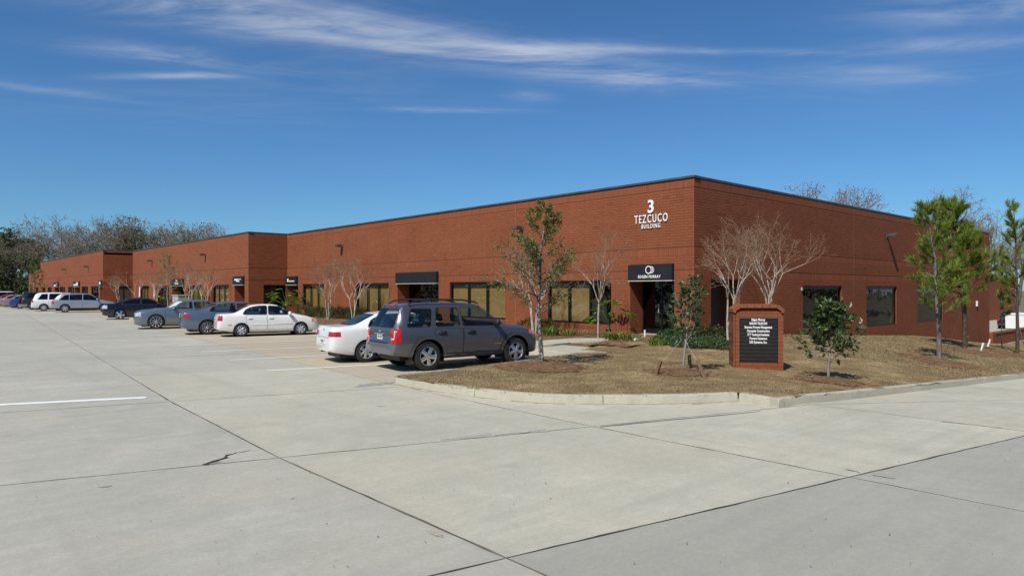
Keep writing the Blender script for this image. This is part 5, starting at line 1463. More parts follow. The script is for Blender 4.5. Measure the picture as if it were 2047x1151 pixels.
far_car('parked_sedan', sedan(paint='paint_blue', L=4.5, W=.87, H=1.44, axles=(1, 3.6), r=.31, trunk=1.03, glass='tinted_glass', rear_glass_mat='tinted_glass', ref=(1, -.74)), 'bright blue sedan beyond the black four wheel drive', 9.6, 89.0, -9)
far_car('parked_sedan', sedan(paint='paint_tan', L=4.7, W=.89, H=1.44, axles=(1, 3.7), r=.31, trunk=1.03, glass='tinted_glass', rear_glass_mat='tinted_glass', ref=(1, -.76)), 'grey beige sedan between the blue sedan and another beige one', 9.5, 94.2, -9)
far_car('parked_sedan', sedan(paint='paint_champagne', L=4.6, W=.88, H=1.43, axles=(1, 3.65), r=.31, trunk=1.02, glass='tinted_glass', rear_glass_mat='tinted_glass', ref=(1, -.75)), 'champagne sedan parked next to the red car', 9.4, 100.2, -9)
far_car('parked_sedan', sedan(paint='paint_red', L=4.6, W=.88, H=1.42, axles=(1, 3.65), r=.31, trunk=1.02, glass='tinted_glass', rear_glass_mat='tinted_glass', ref=(1, -.75)), 'bright red car near the left edge of the lot', 9.4, 106.0, -9)
far_car('parked_suv', wagon(4.8, .95, 1.78, (1, 3.8), .36, 'paint_maroon', 1.1, bands=[('roof_stripe', 'paint_white', (.7, 2.9, -.01, .8, 1.7, 1.9))]), 'dark maroon SUV with a white roof behind the red car', 9.6, 113.5, -9)
far_car('parked_suv', wagon(4.9, .96, 1.80, (1, 3.9), .37, 'paint_navy', 1.1, bands=[]), 'dark blue SUV cut by the left edge of the photo', 6.6, 117.5, -9)
# ------------------------------------------------------------------ vegetation
def leafmat(name, stops, transl=.3, rough=.5, spec=.4):
    t = NT(name); t.principled(t.ramp(t.attr('tone'), stops), rough, transl=transl, spec=spec)
leafmat('oak_leaf', [(0, (.055, .09, .016)), (.45, (.13, .17, .032)), (.78, (.24, .235, .05)), (.92, (.29, .21, .05)), (1, (.22, .12, .035))])
leafmat('magnolia_leaf', [(0, (.018, .045, .010)), (.5, (.045, .085, .018)), (.8, (.085, .12, .03)), (.9, (.17, .11, .045)), (1, (.22, .14, .06))], .12, .42, .4)
leafmat('pine_needle', [(0, (.08, .135, .018)), (.5, (.20, .28, .038)), (1, (.42, .44, .08))], .35, .55)
leafmat('far_leaf', [(0, (.07, .072, .026)), (.5, (.155, .135, .058)), (1, (.25, .205, .10))], .2, .8)
leafmat('far_dark_leaf', [(0, (.028, .042, .013)), (.5, (.055, .072, .022)), (1, (.11, .115, .035))], .2, .8)
leafmat('far_brown_leaf', [(0, (.14, .10, .06)), (.5, (.24, .17, .11)), (1, (.34, .25, .16))], .2, .8)
leafmat('lily_leaf', [(0, (.06, .11, .012)), (.5, (.17, .24, .03)), (.85, (.32, .36, .07)), (1, (.45, .38, .16))], .35, .5)
leafmat('hedge_leaf', [(0, (.020, .035, .008)), (.5, (.05, .068, .014)), (.85, (.10, .09, .025)), (1, (.18, .07, .03))], .2, .5)
leafmat('juniper', [(0, (.025, .055, .018)), (.5, (.055, .105, .030)), (1, (.10, .16, .05))], .2, .6)
leafmat('philodendron', [(0, (.05, .12, .01)), (.5, (.12, .24, .02)), (1, (.26, .38, .05))], .35, .35)
def barkmat(name, a, b, c, sc_=14.0, spots=None):
    t = NT(name); p = t.pos(); f = t.noise(t.mapping(p, (1, 1, .35)), sc_, 5, .65)
    cc = t.ramp(f, [(.3, a), (.5, b), (.7, c)])
    if spots:
        v = t.noise(p, 22, 3, .6); cc = t.mix(t.maprange(v, .54, .60, 0, .9), cc, spots)
    t.principled(cc, .9, normal=t.bump(f, .6, .01), spec=.2)
barkmat('crape_bark', (.30, .235, .17), (.46, .385, .30), (.60, .54, .45))
barkmat('twig_bark', (.22, .14, .085), (.33, .22, .14), (.42, .31, .21))
barkmat('oak_bark', (.045, .040, .034), (.095, .085, .072), (.15, .135, .115), 18, (.42, .43, .38))
barkmat('pine_bark', (.035, .025, .02), (.075, .055, .042), (.14, .10, .075), 16)
barkmat('grey_pine_bark', (.10, .085, .075), (.17, .145, .125), (.26, .22, .19), 16)
barkmat('pale_bark', (.16, .14, .12), (.26, .235, .20), (.37, .34, .30), 10)
barkmat('forest_bark', (.085, .068, .052), (.155, .125, .098), (.27, .235, .195), 2)
barkmat('forest_twig', (.17, .14, .11), (.26, .22, .18), (.36, .31, .26), 3)

def seg_arrays(segs, sides):
    a = np.array([s[0] for s in segs], float); b = np.array([s[1] for s in segs], float); r0 = np.array([s[2] for s in segs]); r1 = np.array([s[3] for s in segs])
    d = b - a; d /= np.maximum(np.linalg.norm(d, axis=1, keepdims=True), 1e-9)
    h = np.where(np.abs(d[:, 2:3]) > .9, np.array([[1., 0, 0]]), np.array([[0, 0, 1.]])); u = np.cross(d, h); u /= np.linalg.norm(u, axis=1, keepdims=True); v = np.cross(d, u)
    t = 2 * np.pi * np.arange(sides) / sides; cs = np.cos(t)[None, :, None]; sn = np.sin(t)[None, :, None]
    ring = u[:, None] * cs + v[:, None] * sn
    A_ = a[:, None] - d[:, None] * (r0 * .3)[:, None, None] + ring * r0[:, None, None]; B_ = b[:, None] + d[:, None] * (r1 * .3)[:, None, None] + ring * r1[:, None, None]
    V = np.concatenate([A_, B_], 1).reshape(-1, 3); n = len(segs); k = np.arange(sides); k2 = (k + 1) % sides
    f = np.stack([k, k2, k2 + sides, k + sides], 1); F = (np.arange(n)[:, None, None] * 2 * sides + f[None]).reshape(-1, 4)
    return V, F
def seg_mesh(name, groups, mat):
    Vs, Fs, o = [], [], 0
    for segs, sides in groups:
        if not segs: continue
        V, F = seg_arrays(segs, sides); Vs.append(V); Fs.append(F + o); o += len(V)
    return np_mesh(name, np.concatenate(Vs), np.concatenate(Fs), MATS[mat], smooth=True)
def rot_to(d, rg, ang):
    d = d.normalized(); a = d.orthogonal().normalized(); a.rotate(Matrix.Rotation(rg.uniform(0, 6.283), 3, d)); return (d * math.cos(ang) + a * math.sin(ang)).normalized()
def recurse(rg, p, d, L, r, lev, P, segs, tips):
    """P: dict of levels -> (nseg, wobble, up, nchild, spread lo, hi, len ratio, radius ratio, side shoots)"""
    ns, wob, up, nc, s0, s1, lr, rr, side = P[lev]
    q = Vector(p); dd = Vector(d); rend = r * (.78 if lev + 1 < len(P) else .35)
    for i in range(ns):
        dd = (dd + Vector((rg.gauss(0, wob), rg.gauss(0, wob), rg.gauss(0, wob) + up))).normalized(); nq = q + dd * (L / ns)
        ra, rb = r + (rend - r) * i / ns, r + (rend - r) * (i + 1) / ns; segs[lev].append((tuple(q), tuple(nq), ra, rb)); q = nq
        if lev + 1 < len(P) and i > 0 and rg.random() < side: recurse(rg, q, rot_to(dd, rg, rg.uniform(s0, s1) * 1.2), L * lr * rg.uniform(.6, 1), rb * rr * .8, lev + 1, P, segs, tips)
    if lev + 1 < len(P):
        for k in range(nc if isinstance(nc, int) else rg.randint(*nc)):
            recurse(rg, q, rot_to(dd, rg, rg.uniform(s0, s1)), L * lr * rg.uniform(.75, 1.15), rend * rr, lev + 1, P, segs, tips)
    else: tips.append((tuple(q), tuple(dd)))
def leaf_mesh(name, C, D, size, mat, rg, width=.45, tone=None, fold=.0):
    """quads: centre C, length direction D"""
    C = np.asarray(C, float); D = np.asarray(D, float); n = len(C); D = D / np.maximum(np.linalg.norm(D, axis=1, keepdims=True), 1e-9)
    rnd = rg.normal(size=(n, 3)); S = np.cross(D, rnd); S /= np.maximum(np.linalg.norm(S, axis=1, keepdims=True), 1e-9)
    size = np.asarray(size) * np.ones(n); l = size[:, None]
    V = np.stack([C, C + D * l * .45 + S * l * width * .5, C + D * l, C + D * l * .45 - S * l * width * .5], 1)
    if fold: N_ = np.cross(D, S); V[:, 1] += N_ * l * fold; V[:, 3] += N_ * l * fold
    F = np.arange(n * 4).reshape(-1, 4); tone = rg.random(n) if tone is None else tone
    return np_mesh(name, V.reshape(-1, 3), F, MATS[mat], np.repeat(tone, 4))

def tree_root(name, p, label, cat='tree', group=None):
    r = empty(name, p); tag(r, label, cat, group); return r

# --- bare crape myrtles
CRAPE = {0: (6, .05, .03, (2, 3), .28, .56, .62, .80, 0), 1: (4, .09, .035, (2, 3), .28, .66, .80, .70, .15), 2: (3, .12, .04, 3, .25, .66, .76, .60, .35), 3: (3, .16, .06, 3, .25, .7, .70, .52, .5), 4: (3, .18, .08, 2, .3, .8, .6, .6, .4), 5: (2, .2, .06, 0, 0, 0, 0, 0, 0)}
def crape(p, h, seed, label, stems=3, group='bare crape myrtles along the walls', spread=.09, lod=0):
    rg = random.Random(seed); segs = [[] for _ in range(6)]; tips = []
    P = CRAPE if lod == 0 else {k: v for k, v in CRAPE.items() if k < 5}
    if lod: P = dict(P); P[4] = (2, .2, .06, 0, 0, 0, 0, 0, 0)
    for k in range(stems):
        a = 2 * math.pi * (k + rg.random() * .5) / stems
        d = Vector((math.cos(a) * spread, math.sin(a) * spread, 1)).normalized()
        recurse(rg, Vector((math.cos(a) * .07, math.sin(a) * .07, -.1)), d, h * .42, .036 * h / 4, 0, P, segs, tips)
    # fit the height
    zt = max(s[1][2] for g in segs for s in g); k = h / zt
    segs = [[(tuple(c * k for c in s[0]), tuple(c * k for c in s[1]), max(s[2], .0035), max(s[3], .0028)) for s in g] for g in segs]
    r = tree_root('crape_myrtle', p, label, 'tree', group)
    link('trunk', seg_mesh('trunk', [(segs[0], 8), (segs[1], 7), (segs[2], 5)], 'crape_bark'), r); link('crown', seg_mesh('crown', [(segs[3], 4), (segs[4], 3), (segs[5], 3)], 'twig_bark'), r)
    return r
def bedpt(px, py): 
    p = at(px, py, lambda x, y: bed_z(x, y) if x > 16.8 else lot(x, y)); return p
def onbed(px, x):      # point of the bed at distance x from the lot side seen in column px
    u = (px - 1023.5) / 1374; y = (u * x * FW.x - x * RT.x) / (RT.y - u * FW.y); return Vector((x, y, bed_z(x, y)))
crape(onbed(1197, 19.3), 4.15, 11, 'bare crape myrtle with two pale stems in front of the window nearest the corner', 2)
crape(onbed(1068, 19.4), 4.2, 12, 'bare crape myrtle standing behind the small leafy oak', 4)
crape(onbed(656, 19.3), 3.9, 23, 'bare crape myrtle just left of the white sedan roof', 3)
crape(onbed(706, 19.6), 4.0, 14, 'bare crape myrtle against the wall between two blinded windows', 3)
p = at(1458, 681, lawn); crape(p, 4.35, 15, 'bare crape myrtle beside the monument sign at the building corner', 3)
p = deep(1541, 25.5); crape(Vector((*p, lawn(*p))), 4.75, 16, 'bare crape myrtle rising behind the monument sign', 4)
crape(Vector((16.9, 53.2, .25)), 3.8, 17, 'bare crape myrtle in front of the stepped brick corner', 3, lod=1)
crape(Vector((17.0, 57.0, .25)), 4.4, 18, 'bare crape myrtle behind the slate blue sedan', 4, lod=1)
crape(Vector((17.0, 66.3, .25)), 3.9, 19, 'bare crape myrtle right of the navy sedan by the entrance', 3, lod=1)
crape(Vector((16.2, 76.5, .25)), 3.8, 20, 'bare crape myrtle left of the young tree by the navy sedan', 3, lod=1)
crape(Vector((17.0, 72.5, .25)), 3.6, 27, 'thin bare crape myrtle between two dark windows of the second block', 2, lod=1)
for k in range(6): crape(Vector((5.5 + .6 * k, 146 + 3.3 * k, .0)), 4.4, 30 + k, '%s bare crape myrtle of the far row at the end of the lot' % ('nearest', 'second', 'third', 'fourth', 'fifth', 'farthest')[k], 4, 'far row of bare crape myrtles', .3, lod=1)

# --- young trees with leaves
def leafy(name, p, h, seed, label, trunk_r, first, laterals, lat_len, leafsize, nleaf, lmat, bark, shape, up=.15, lean=0.0, group=None, nsub=5, droop=0.0, tone_bias=0.0, twist_r=.10):
    rg = random.Random(seed); nr = np.random.default_rng(seed); segs = [[], [], []]; C, D = [], []
    q = Vector((0, 0, -.1)); d = Vector((lean, lean * .3, 1)).normalized(); n = 14; pts = [q.copy()]
    for i in range(n):
        d = (d + Vector((rg.gauss(0, .045), rg.gauss(0, .045), .06))).normalized(); q = q + d * (h + .1) / n; pts.append(q.copy())
    for i in range(n):
        f0, f1 = i / n, (i + 1) / n; segs[0].append((tuple(pts[i]), tuple(pts[i + 1]), trunk_r * (1 - .88 * f0), trunk_r * (1 - .88 * f1)))
    for k in range(laterals):
        f = first + (1 - first) * (k + rg.random()) / laterals; i = min(n - 1, int(f * n)); b = pts[i].lerp(pts[i + 1], f * n - i)
        L = lat_len * shape((f - first) / (1 - first)) * rg.uniform(.65, 1.15); a = k * 2.4 + rg.uniform(-.5, .5)
        dd = Vector((math.cos(a), math.sin(a), rg.uniform(.3, .9))).normalized(); r0 = trunk_r * (1 - .88 * f) * .5; ns = 6; qq = b
        for s in range(ns):
            dd = (dd + Vector((rg.gauss(0, .13), rg.gauss(0, .13), rg.gauss(0, .08) + up * .3 - droop))).normalized(); nq = qq + dd * L / ns; segs[1].append((tuple(qq), tuple(nq), max(.004, r0 * (1 - s / ns * .85)), max(.003, r0 * (1 - (s + 1) / ns * .85))))
            if s >= 1:
                for _ in range(nsub):
                    if rg.random() > .75: continue
                    sd = rot_to(dd, rg, rg.uniform(.4, 1.1)); sl = L * rg.uniform(.12, .34); e = nq + sd * sl; mid = nq.lerp(e, .5) + Vector((rg.gauss(0, .015), rg.gauss(0, .015), .01)); segs[2] += [(tuple(nq), tuple(mid), .0045, .0035), (tuple(mid), tuple(e), .0035, .002)]
                    m = rg.randint(*nleaf)
                    for _ in range(m):
                        t = rg.uniform(.25, 1.0); c = nq.lerp(e, t) + Vector((rg.gauss(0, .02), rg.gauss(0, .02), rg.gauss(0, .02))); C.append(tuple(c)); v = rot_to(sd, rg, rg.uniform(.2, 1.4)); D.append(tuple(v))
            qq = nq
    r = tree_root(name, p, label, 'tree', group)
    link('trunk', seg_mesh('trunk', [(segs[0], 9), (segs[1], 5), (segs[2], 3)], bark), r)
    tone = np.clip(nr.beta(2, 2.6, len(C)) + tone_bias, 0, 1)
    link('crown', leaf_mesh('crown', C, D, nr.uniform(.7, 1.25, len(C)) * leafsize, lmat, nr, .5, tone, .06), r); return r
oakp = at(1083, 731, lawn)
leafy('young_oak', oakp, 3.9, 41, 'young oak with lichen spotted trunk and sparse leaves in front of the grey SUV', .066, .33, 36, 1.22, .064, (3, 8), 'oak_leaf', 'oak_bark', lambda f: 1.2 * (1 - f) ** 1.15 + .20 if f > .08 else .75, .12, 0.0, nsub=6, tone_bias=.14)
leafy('young_magnolia', at(1366, 742, lawn), 1.98, 52, 'small staked magnolia with sparse leaves left of the monument sign', .036, .30, 17, .85, .125, (2, 4), 'magnolia_leaf', 'pale_bark', lambda f: .95 - .55 * f, .8, nsub=3)
leafy('young_magnolia', at(1656, 756, lawn), 1.52, 53, 'dense small magnolia bush right of the monument sign', .036, .26, 26, .78, .135, (2, 5), 'magnolia_leaf', 'pale_bark', lambda f: 1.1 - .62 * f, .7, nsub=4, tone_bias=.05)
leafy('young_tree', Vector((13.4, 49.5, .15)), 3.9, 54, 'young tree with thin white trunk in the stall island by the navy sedan', .045, .42, 20, 1.35, .075, (3, 6), 'oak_leaf', 'pale_bark', lambda f: 1.0 - .6 * f, .5, nsub=4, tone_bias=.18)
leafy('young_tree', Vector((13.0, 108.5, .15)), 6.2, 55, 'green young tree in front of the far brick wall above the silver wagon', .07, .18, 24, 1.7, .16, (3, 6), 'oak_leaf', 'oak_bark', lambda f: 1.0 - .8 * f, .4, nsub=4)
# stall island with its kerb nose, where the young tree grows
isl = empty('stall_island'); tag(isl, kind='structure')
m = MB(); m.prism([(11.2, 50.0), (11.5, 49.3), (15.0, 48.5), (15.0, 50.8), (11.6, 51.0)], ((0, 0, 0), (1, 0, 0), (0, 1, 0), (0, 0, 1)), -.05, .15); m.build('kerb_stone', MATS['kerb_concrete'], isl)
m = MB(); m.prism([(11.5, 49.9), (11.7, 49.5), (14.9, 48.75), (14.9, 50.6), (11.8, 50.8)], ((0, 0, 0), (1, 0, 0), (0, 1, 0), (0, 0, 1)), .10, .158); m.build('mulch_fill', MATS['mulch'], isl)

# --- pines
def pine(p, h, seed, label, r0, first, whorls, blen, bark, tuft=.20, dens=46, lean=0.0, sparse=0.0):
    rg = random.Random(seed); nr = np.random.default_rng(seed); segs = [[], []]; B0, Dv, Sz = [], [], []
    n = 16; q = Vector((0, 0, -.1)); d = Vector((lean, -lean, 1)).normalized(); pts = [q.copy()]
    for i in range(n): d = (d + Vector((rg.gauss(0, .03), rg.gauss(0, .03), .05))).normalized(); q = q + d * (h + .1) / n; pts.append(q.copy())
    for i in range(n): segs[0].append((tuple(pts[i]), tuple(pts[i + 1]), r0 * (1 - .86 * i / n), r0 * (1 - .86 * (i + 1) / n)))
    def tuftat(c, dd, k=1.0):
        m = int(dens * k)
        for _ in range(m):
            v = rot_to(dd, rg, abs(rg.gauss(0, .50))); s = rg.uniform(0, .30); B0.append(tuple(c - dd * s)); Dv.append(tuple(v)); Sz.append(tuft * rg.uniform(.7, 1.2))
    for w in range(whorls):
        f = first + (1 - first) * w / whorls; i = min(n - 1, int(f * n)); b = pts[i].lerp(pts[i + 1], f * n - i)
        for k in range(rg.randint(3, 5)):
            if rg.random() < sparse: continue
            a = rg.uniform(0, 6.28); g = (f - first) / (1 - first); L = blen * (1.0 - .72 * g) * rg.uniform(.6, 1.15); dd = Vector((math.cos(a), math.sin(a), .25 + .6 * g)).normalized(); qq = b; ns = 5
            for s in range(ns):
                dd = (dd + Vector((rg.gauss(0, .10), rg.gauss(0, .10), .10))).normalized(); nq = qq + dd * L / ns; rr = max(.006, r0 * .26 * (1 - .8 * s / ns)); segs[1].append((tuple(qq), tuple(nq), rr, rr * .8))
                for _q in range(2 if s >= 1 else 0):
                    if rg.random() > .8: continue
                    sd = rot_to(dd, rg, rg.uniform(.5, .9)); sd = (sd + Vector((0, 0, .35))).normalized(); e = nq + sd * L * .22; segs[1].append((tuple(nq), tuple(e), .008, .005)); tuftat(e, sd, .8)
                qq = nq
            tuftat(qq, dd, 1.2)
    tuftat(pts[-1], Vector((0, 0, 1)), 2.0)
    r = tree_root('pine_tree', p, label, 'tree', 'young pines at the end wall'); link('trunk', seg_mesh('trunk', [(segs[0], 9), (segs[1], 5)], bark), r)
    B0, Dv, Sz = np.array(B0), np.array(Dv), np.array(Sz); Dv[:, 2] += .12
    link('crown', leaf_mesh('crown', B0, Dv, Sz, 'pine_needle', nr, .06, np.clip(nr.normal(.5, .24, len(B0)), 0, 1)), r); return r
pine(at(1877, 717, lawn), 5.35, 61, 'young pine with grey trunk nearest the kerb at the end wall', .085, .30, 12, 1.35, 'grey_pine_bark', .24, 52, sparse=.25)
p2_ = at(1928, 697, lawn); pine(p2_, 6.55, 62, 'tallest and densest young pine, dark trunk against the end wall', .12, .38, 15, 1.75, 'pine_bark', .28, 80)
pine(at(2034, 707, lawn), 7.3, 63, 'sparse young pine cut by the right edge of the photo', .085, .30, 11, 1.4, 'pine_bark', .25, 52, sparse=.3)
pine(at(2003, 693, lawn), 3.0, 64, 'thin staked pine sapling between the two dark pines', .03, .55, 4, .55, 'pale_bark', .2, 30, sparse=.35)

# --- planting: lilies, hedges, juniper, philodendron
def blades(name, p, label, n, length, width, seed, mat='lily_leaf', spread=.5, cat='plant', group=None, arch=.8):
    nr = np.random.default_rng(seed); V, F, T = [], [], []; k = 5
    for i in range(n):
        a = nr.uniform(0, 6.28); rr = spread * math.sqrt(nr.random()) ; b = Vector((math.cos(a) * rr, math.sin(a) * rr, 0)); a2 = a + nr.normal(0, .8); L = length * nr.uniform(.6, 1.15); o = Vector((math.cos(a2), math.sin(a2), 0)); s = Vector((-o.y, o.x, 0)); base = len(V); t0 = nr.random()
        for j in range(k):
            t = j / (k - 1); w = width * (1 - t ** 2.2) * .5 + .001; c = b + o * (L * arch * t ** 1.4 * .8) + Vector((0, 0, L * (t - .62 * arch * t * t)))
            V += [tuple(c - s * w), tuple(c + s * w)]; T += [min(1, t0 * .75 + .2 * t)] * 2
        F += [(base + 2 * j, base + 2 * j + 1, base + 2 * j + 3, base + 2 * j + 2) for j in range(k - 1)]
    r = tree_root(name, p, label, cat, group); link('leaves', np_mesh('leaves', V, F, MATS[mat], T), r); return r
blades('lily_clump', onbed(1103, 18.9), 'bright green strappy lily clump right of the oak trunk', 70, .62, .035, 1, spread=.36)
blades('lily_clump', onbed(1136, 19.3), 'smaller lily clump beside the pine straw path edge', 45, .5, .035, 2, spread=.3)
blades('lily_clump', onbed(1232, 19.0), 'yellow green lily clump left of the corner entrance awning', 75, .55, .035, 3, spread=.42)
blades('lily_clump', onbed(1262, 19.2), 'lily clump at the foot of the entrance pier', 50, .5, .035, 4, spread=.3)
blades('lily_clump', onbed(1318, 18.6), 'dark green lily clump in front of the corner entrance', 55, .45, .04, 5, 'philodendron', .34)
blades('dead_grass_clump', onbed(1160, 19.6), 'brown dead grass clump under the window', 90, .38, .012, 6, 'straw', .35)
blades('dead_grass_clump', onbed(1283, 19.9), 'pale dead grass tuft beside the entrance pier', 60, .28, .012, 7, 'dry_grass', .3)
def shrub(name, p, label, sx, sy, sz, n, leaf, mat, seed, cat='shrub', group=None, parts=True, flat_=1.0):
    nr = np.random.default_rng(seed); d = nr.normal(size=(n, 3)); d /= np.linalg.norm(d, axis=1, keepdims=True); d[:, 2] = np.abs(d[:, 2])
    rad = nr.uniform(.55, 1.0, n) ** .5; lump = 1 + .18 * np.sin(d[:, 0] * 7 + seed) * np.sin(d[:, 1] * 6) ; C = d * (rad * lump)[:, None] * np.array([sx, sy, sz]); C[:, 2] += nr.normal(0, .03, n)
    C[:, 2] = np.maximum(C[:, 2], .01); D = d + nr.normal(0, .7, (n, 3))
    r = tree_root(name, p, label, cat, group)
    segs = [((0, 0, -.05), tuple(C[i] * .8), .010, .004) for i in range(0, n, max(1, n // 26))]; link('stems', seg_mesh('stems', [(segs, 3)], 'twig_bark'), r)
    link('foliage', leaf_mesh('foliage', C, D, nr.uniform(.6, 1.2, n) * leaf, mat, nr, .55, np.clip(nr.normal(.45, .25, n), 0, 1), .05), r); return r
for k, (px, x) in enumerate(((612, 20.2), (636, 20.2), (660, 20.3), (682, 20.2), (703, 20.4), (722, 20.3))):
    shrub('hedge_shrub', onbed(px, x), '%s shrub from the left in the low hedge under the blinded windows' % ('first', 'second', 'third', 'fourth', 'fifth', 'sixth')[k], .6, 1.35, .72, 2600, .07, 'hedge_leaf', 80 + k, group='low hedge under the windows')
shrub('hedge_shrub', onbed(1062, 20.6), 'low dark shrub above the bonnet of the grey SUV', .5, .9, .55, 1500, .07, 'hedge_leaf', 90)
shrub('hedge_shrub', onbed(1092, 20.3), 'reddish brown low shrub behind the lilies', .4, .7, .5, 1200, .07, 'hedge_leaf', 91)
for k, (px, d, lb) in enumerate(((1350, 24.2, 'round green shrub at the foot of the corner pier'), (1424, 24.6, 'reddish green shrub at the wall left of the crape myrtle stems'), (1392, 24.9, 'dark shrub tucked against the corner pier'))):
    p = deep(px, d); shrub('round_shrub', Vector((*p, lawn(*p))), lb, .55, .55, .42, 1500, .075, 'hedge_leaf' if k else 'juniper', 95 + k)
def juniper():
    nr = np.random.default_rng(7); a, b = at(1345, 694, lawn), at(1466, 700, lawn); C, D = [], []
    for _ in range(9000):
        t = nr.random(); q = a.lerp(b, t); u = nr.random(); back = Vector((.62, .78, 0)) * (u * 2.3); x, y = q.x + back.x + nr.normal(0, .08), q.y + back.y + nr.normal(0, .08)
        hgt = .30 * math.sin(math.pi * min(1, max(0, .12 + .8 * u))) * (.75 + .25 * math.sin(x * 4) * math.sin(y * 5)); C.append((x, y, lawn(x, y) + hgt * nr.uniform(.6, 1))); D.append((nr.normal(0, 1), nr.normal(0, 1), .5 + nr.random()))
    C = np.array(C); o = C.mean(0); r = tree_root('juniper_bed', Vector((o[0], o[1], lawn(o[0], o[1]))), 'spreading green juniper ground cover left of the monument sign', 'ground cover'); r['kind'] = 'stuff'
    C = C - np.array(r.location); link('foliage', leaf_mesh('foliage', C, D, nr.uniform(.6, 1.3, len(C)) * .10, 'juniper', nr, .35, np.clip(nr.normal(.45, .25, len(C)), 0, 1)), r)
juniper()
def philo(p, h, seed, label, n=16):
    rg = random.Random(seed); nr = np.random.default_rng(seed); segs = []; C, D = [], []
    segs += [((0, 0, -.1), (.02, .02, h * .45), .05, .04)]
    for k in range(n):
        a = k * 2.4 + rg.uniform(-.3, .3); e = rg.uniform(.2, 1.2); L = h * rg.uniform(.45, .7); b = Vector((.02, .02, h * rg.uniform(.3, .46))); d = Vector((math.cos(a) * math.cos(e), math.sin(a) * math.cos(e), math.sin(e))); q = b + d * L; segs.append((tuple(b), tuple(q), .012, .008))
        tip = (d + Vector((0, 0, -1.0))).normalized(); side = d.cross(Vector((0, 0, 1))).normalized()
        for j in range(11):            # deeply lobed blade
            t = j / 10; c = q + tip * (t * .42 * h * .5)
            for s in (-1, 1): C.append(tuple(c)); D.append(tuple(side * s * (1 - .6 * t) + tip * .55 + d * .15))
    r = tree_root('split_leaf_plant', p, label, 'plant'); link('stems', seg_mesh('stems', [(segs, 5)], 'philodendron_stem'), r); link('leaves', leaf_mesh('leaves', C, D, .21 * h / 1.5, 'philodendron', nr, .26, np.clip(nr.normal(.5, .22, len(C)), 0, 1), .05), r)
barkmat('philodendron_stem', (.05, .08, .02), (.10, .13, .04), (.16, .18, .07))
philo(onbed(1217, 20.5), 1.35, 3, 'bright split leaf plant hanging over the window right of the crape myrtle', 18)
philo(Vector((20.3, 46.6, .28)), 1.75, 4, 'tall bright split leaf plant behind the roof of the ivory sedan', 22)
philo(Vector((17.9, 66.0, .28)), 1.6, 5, 'bright green split leaf plant left of the grey utility cabinet', 14)
philo(Vector((17.9, 58.2, .28)), 1.6, 6, 'bright green split leaf plant right of the grey utility cabinet', 14)

# --- mulch rings of pine straw around the young trees
RINGS = []
def ring(px, r, lab, seed, sx=1.25):
    p = at(*px, lawn); RINGS.append((p.x, p.y, r)); nr = np.random.default_rng(seed); root = empty('mulch_ring', p); tag(root, lab, 'mulch')
    V = [(0, 0, .10)]; F = []; n = 40
    for k in range(n):
        t = 2 * math.pi * k / n; rr = r * (1 + .10 * math.sin(3 * t + seed) + .06 * nr.normal())
        for f, z in ((.55, .075), (1.0, .004)):
            x, y = rr * f * math.cos(t), rr * f * math.sin(t); V.append((x, y, lawn_z(p.x + x, p.y + y) - p.z + z + .01))
    for k in range(n):
        a, b = 1 + 2 * k, 1 + 2 * ((k + 1) % n); F += [(0, a, b, b), (a, a + 1, b + 1, b)]
    m = MB(); m.add(V, [f[:3] if f[2] == f[3] else f for f in F]); m.build('mound', MATS['mulch'], root, 180, fix=False)
    C = []; D = []
    for _ in range(2600):
        t = nr.uniform(0, 6.28); f = math.sqrt(nr.random()) * 1.12; x, y = r * f * math.cos(t), r * f * math.sin(t); z = lawn_z(p.x + x, p.y + y) - p.z + .022 + .085 * max(0, 1 - f) + .006; C.append((x, y, z)); D.append((nr.normal(), nr.normal(), nr.normal(0, .10)))
    o = link('straw', leaf_mesh('straw', C, D, nr.uniform(.08, .2, len(C)), 'straw', nr, .05, nr.random(len(C))), root); tag(o, kind='stuff')
ring((1083, 733), 1.05, 'pine straw ring around the young oak trunk', 1); ring((1362, 745), .72, 'pine straw ring around the staked magnolia', 2); ring((1662, 762), .75, 'pine straw ring under the dense magnolia bush', 3)
ring((1877, 722), 1.15, 'pine straw ring around the nearest grey pine', 4); ring((1930, 701), 1.35, 'pine straw ring around the tallest dark pine', 5); ring((2030, 711), 1.25, 'pine straw ring around the pine at the right edge', 6)

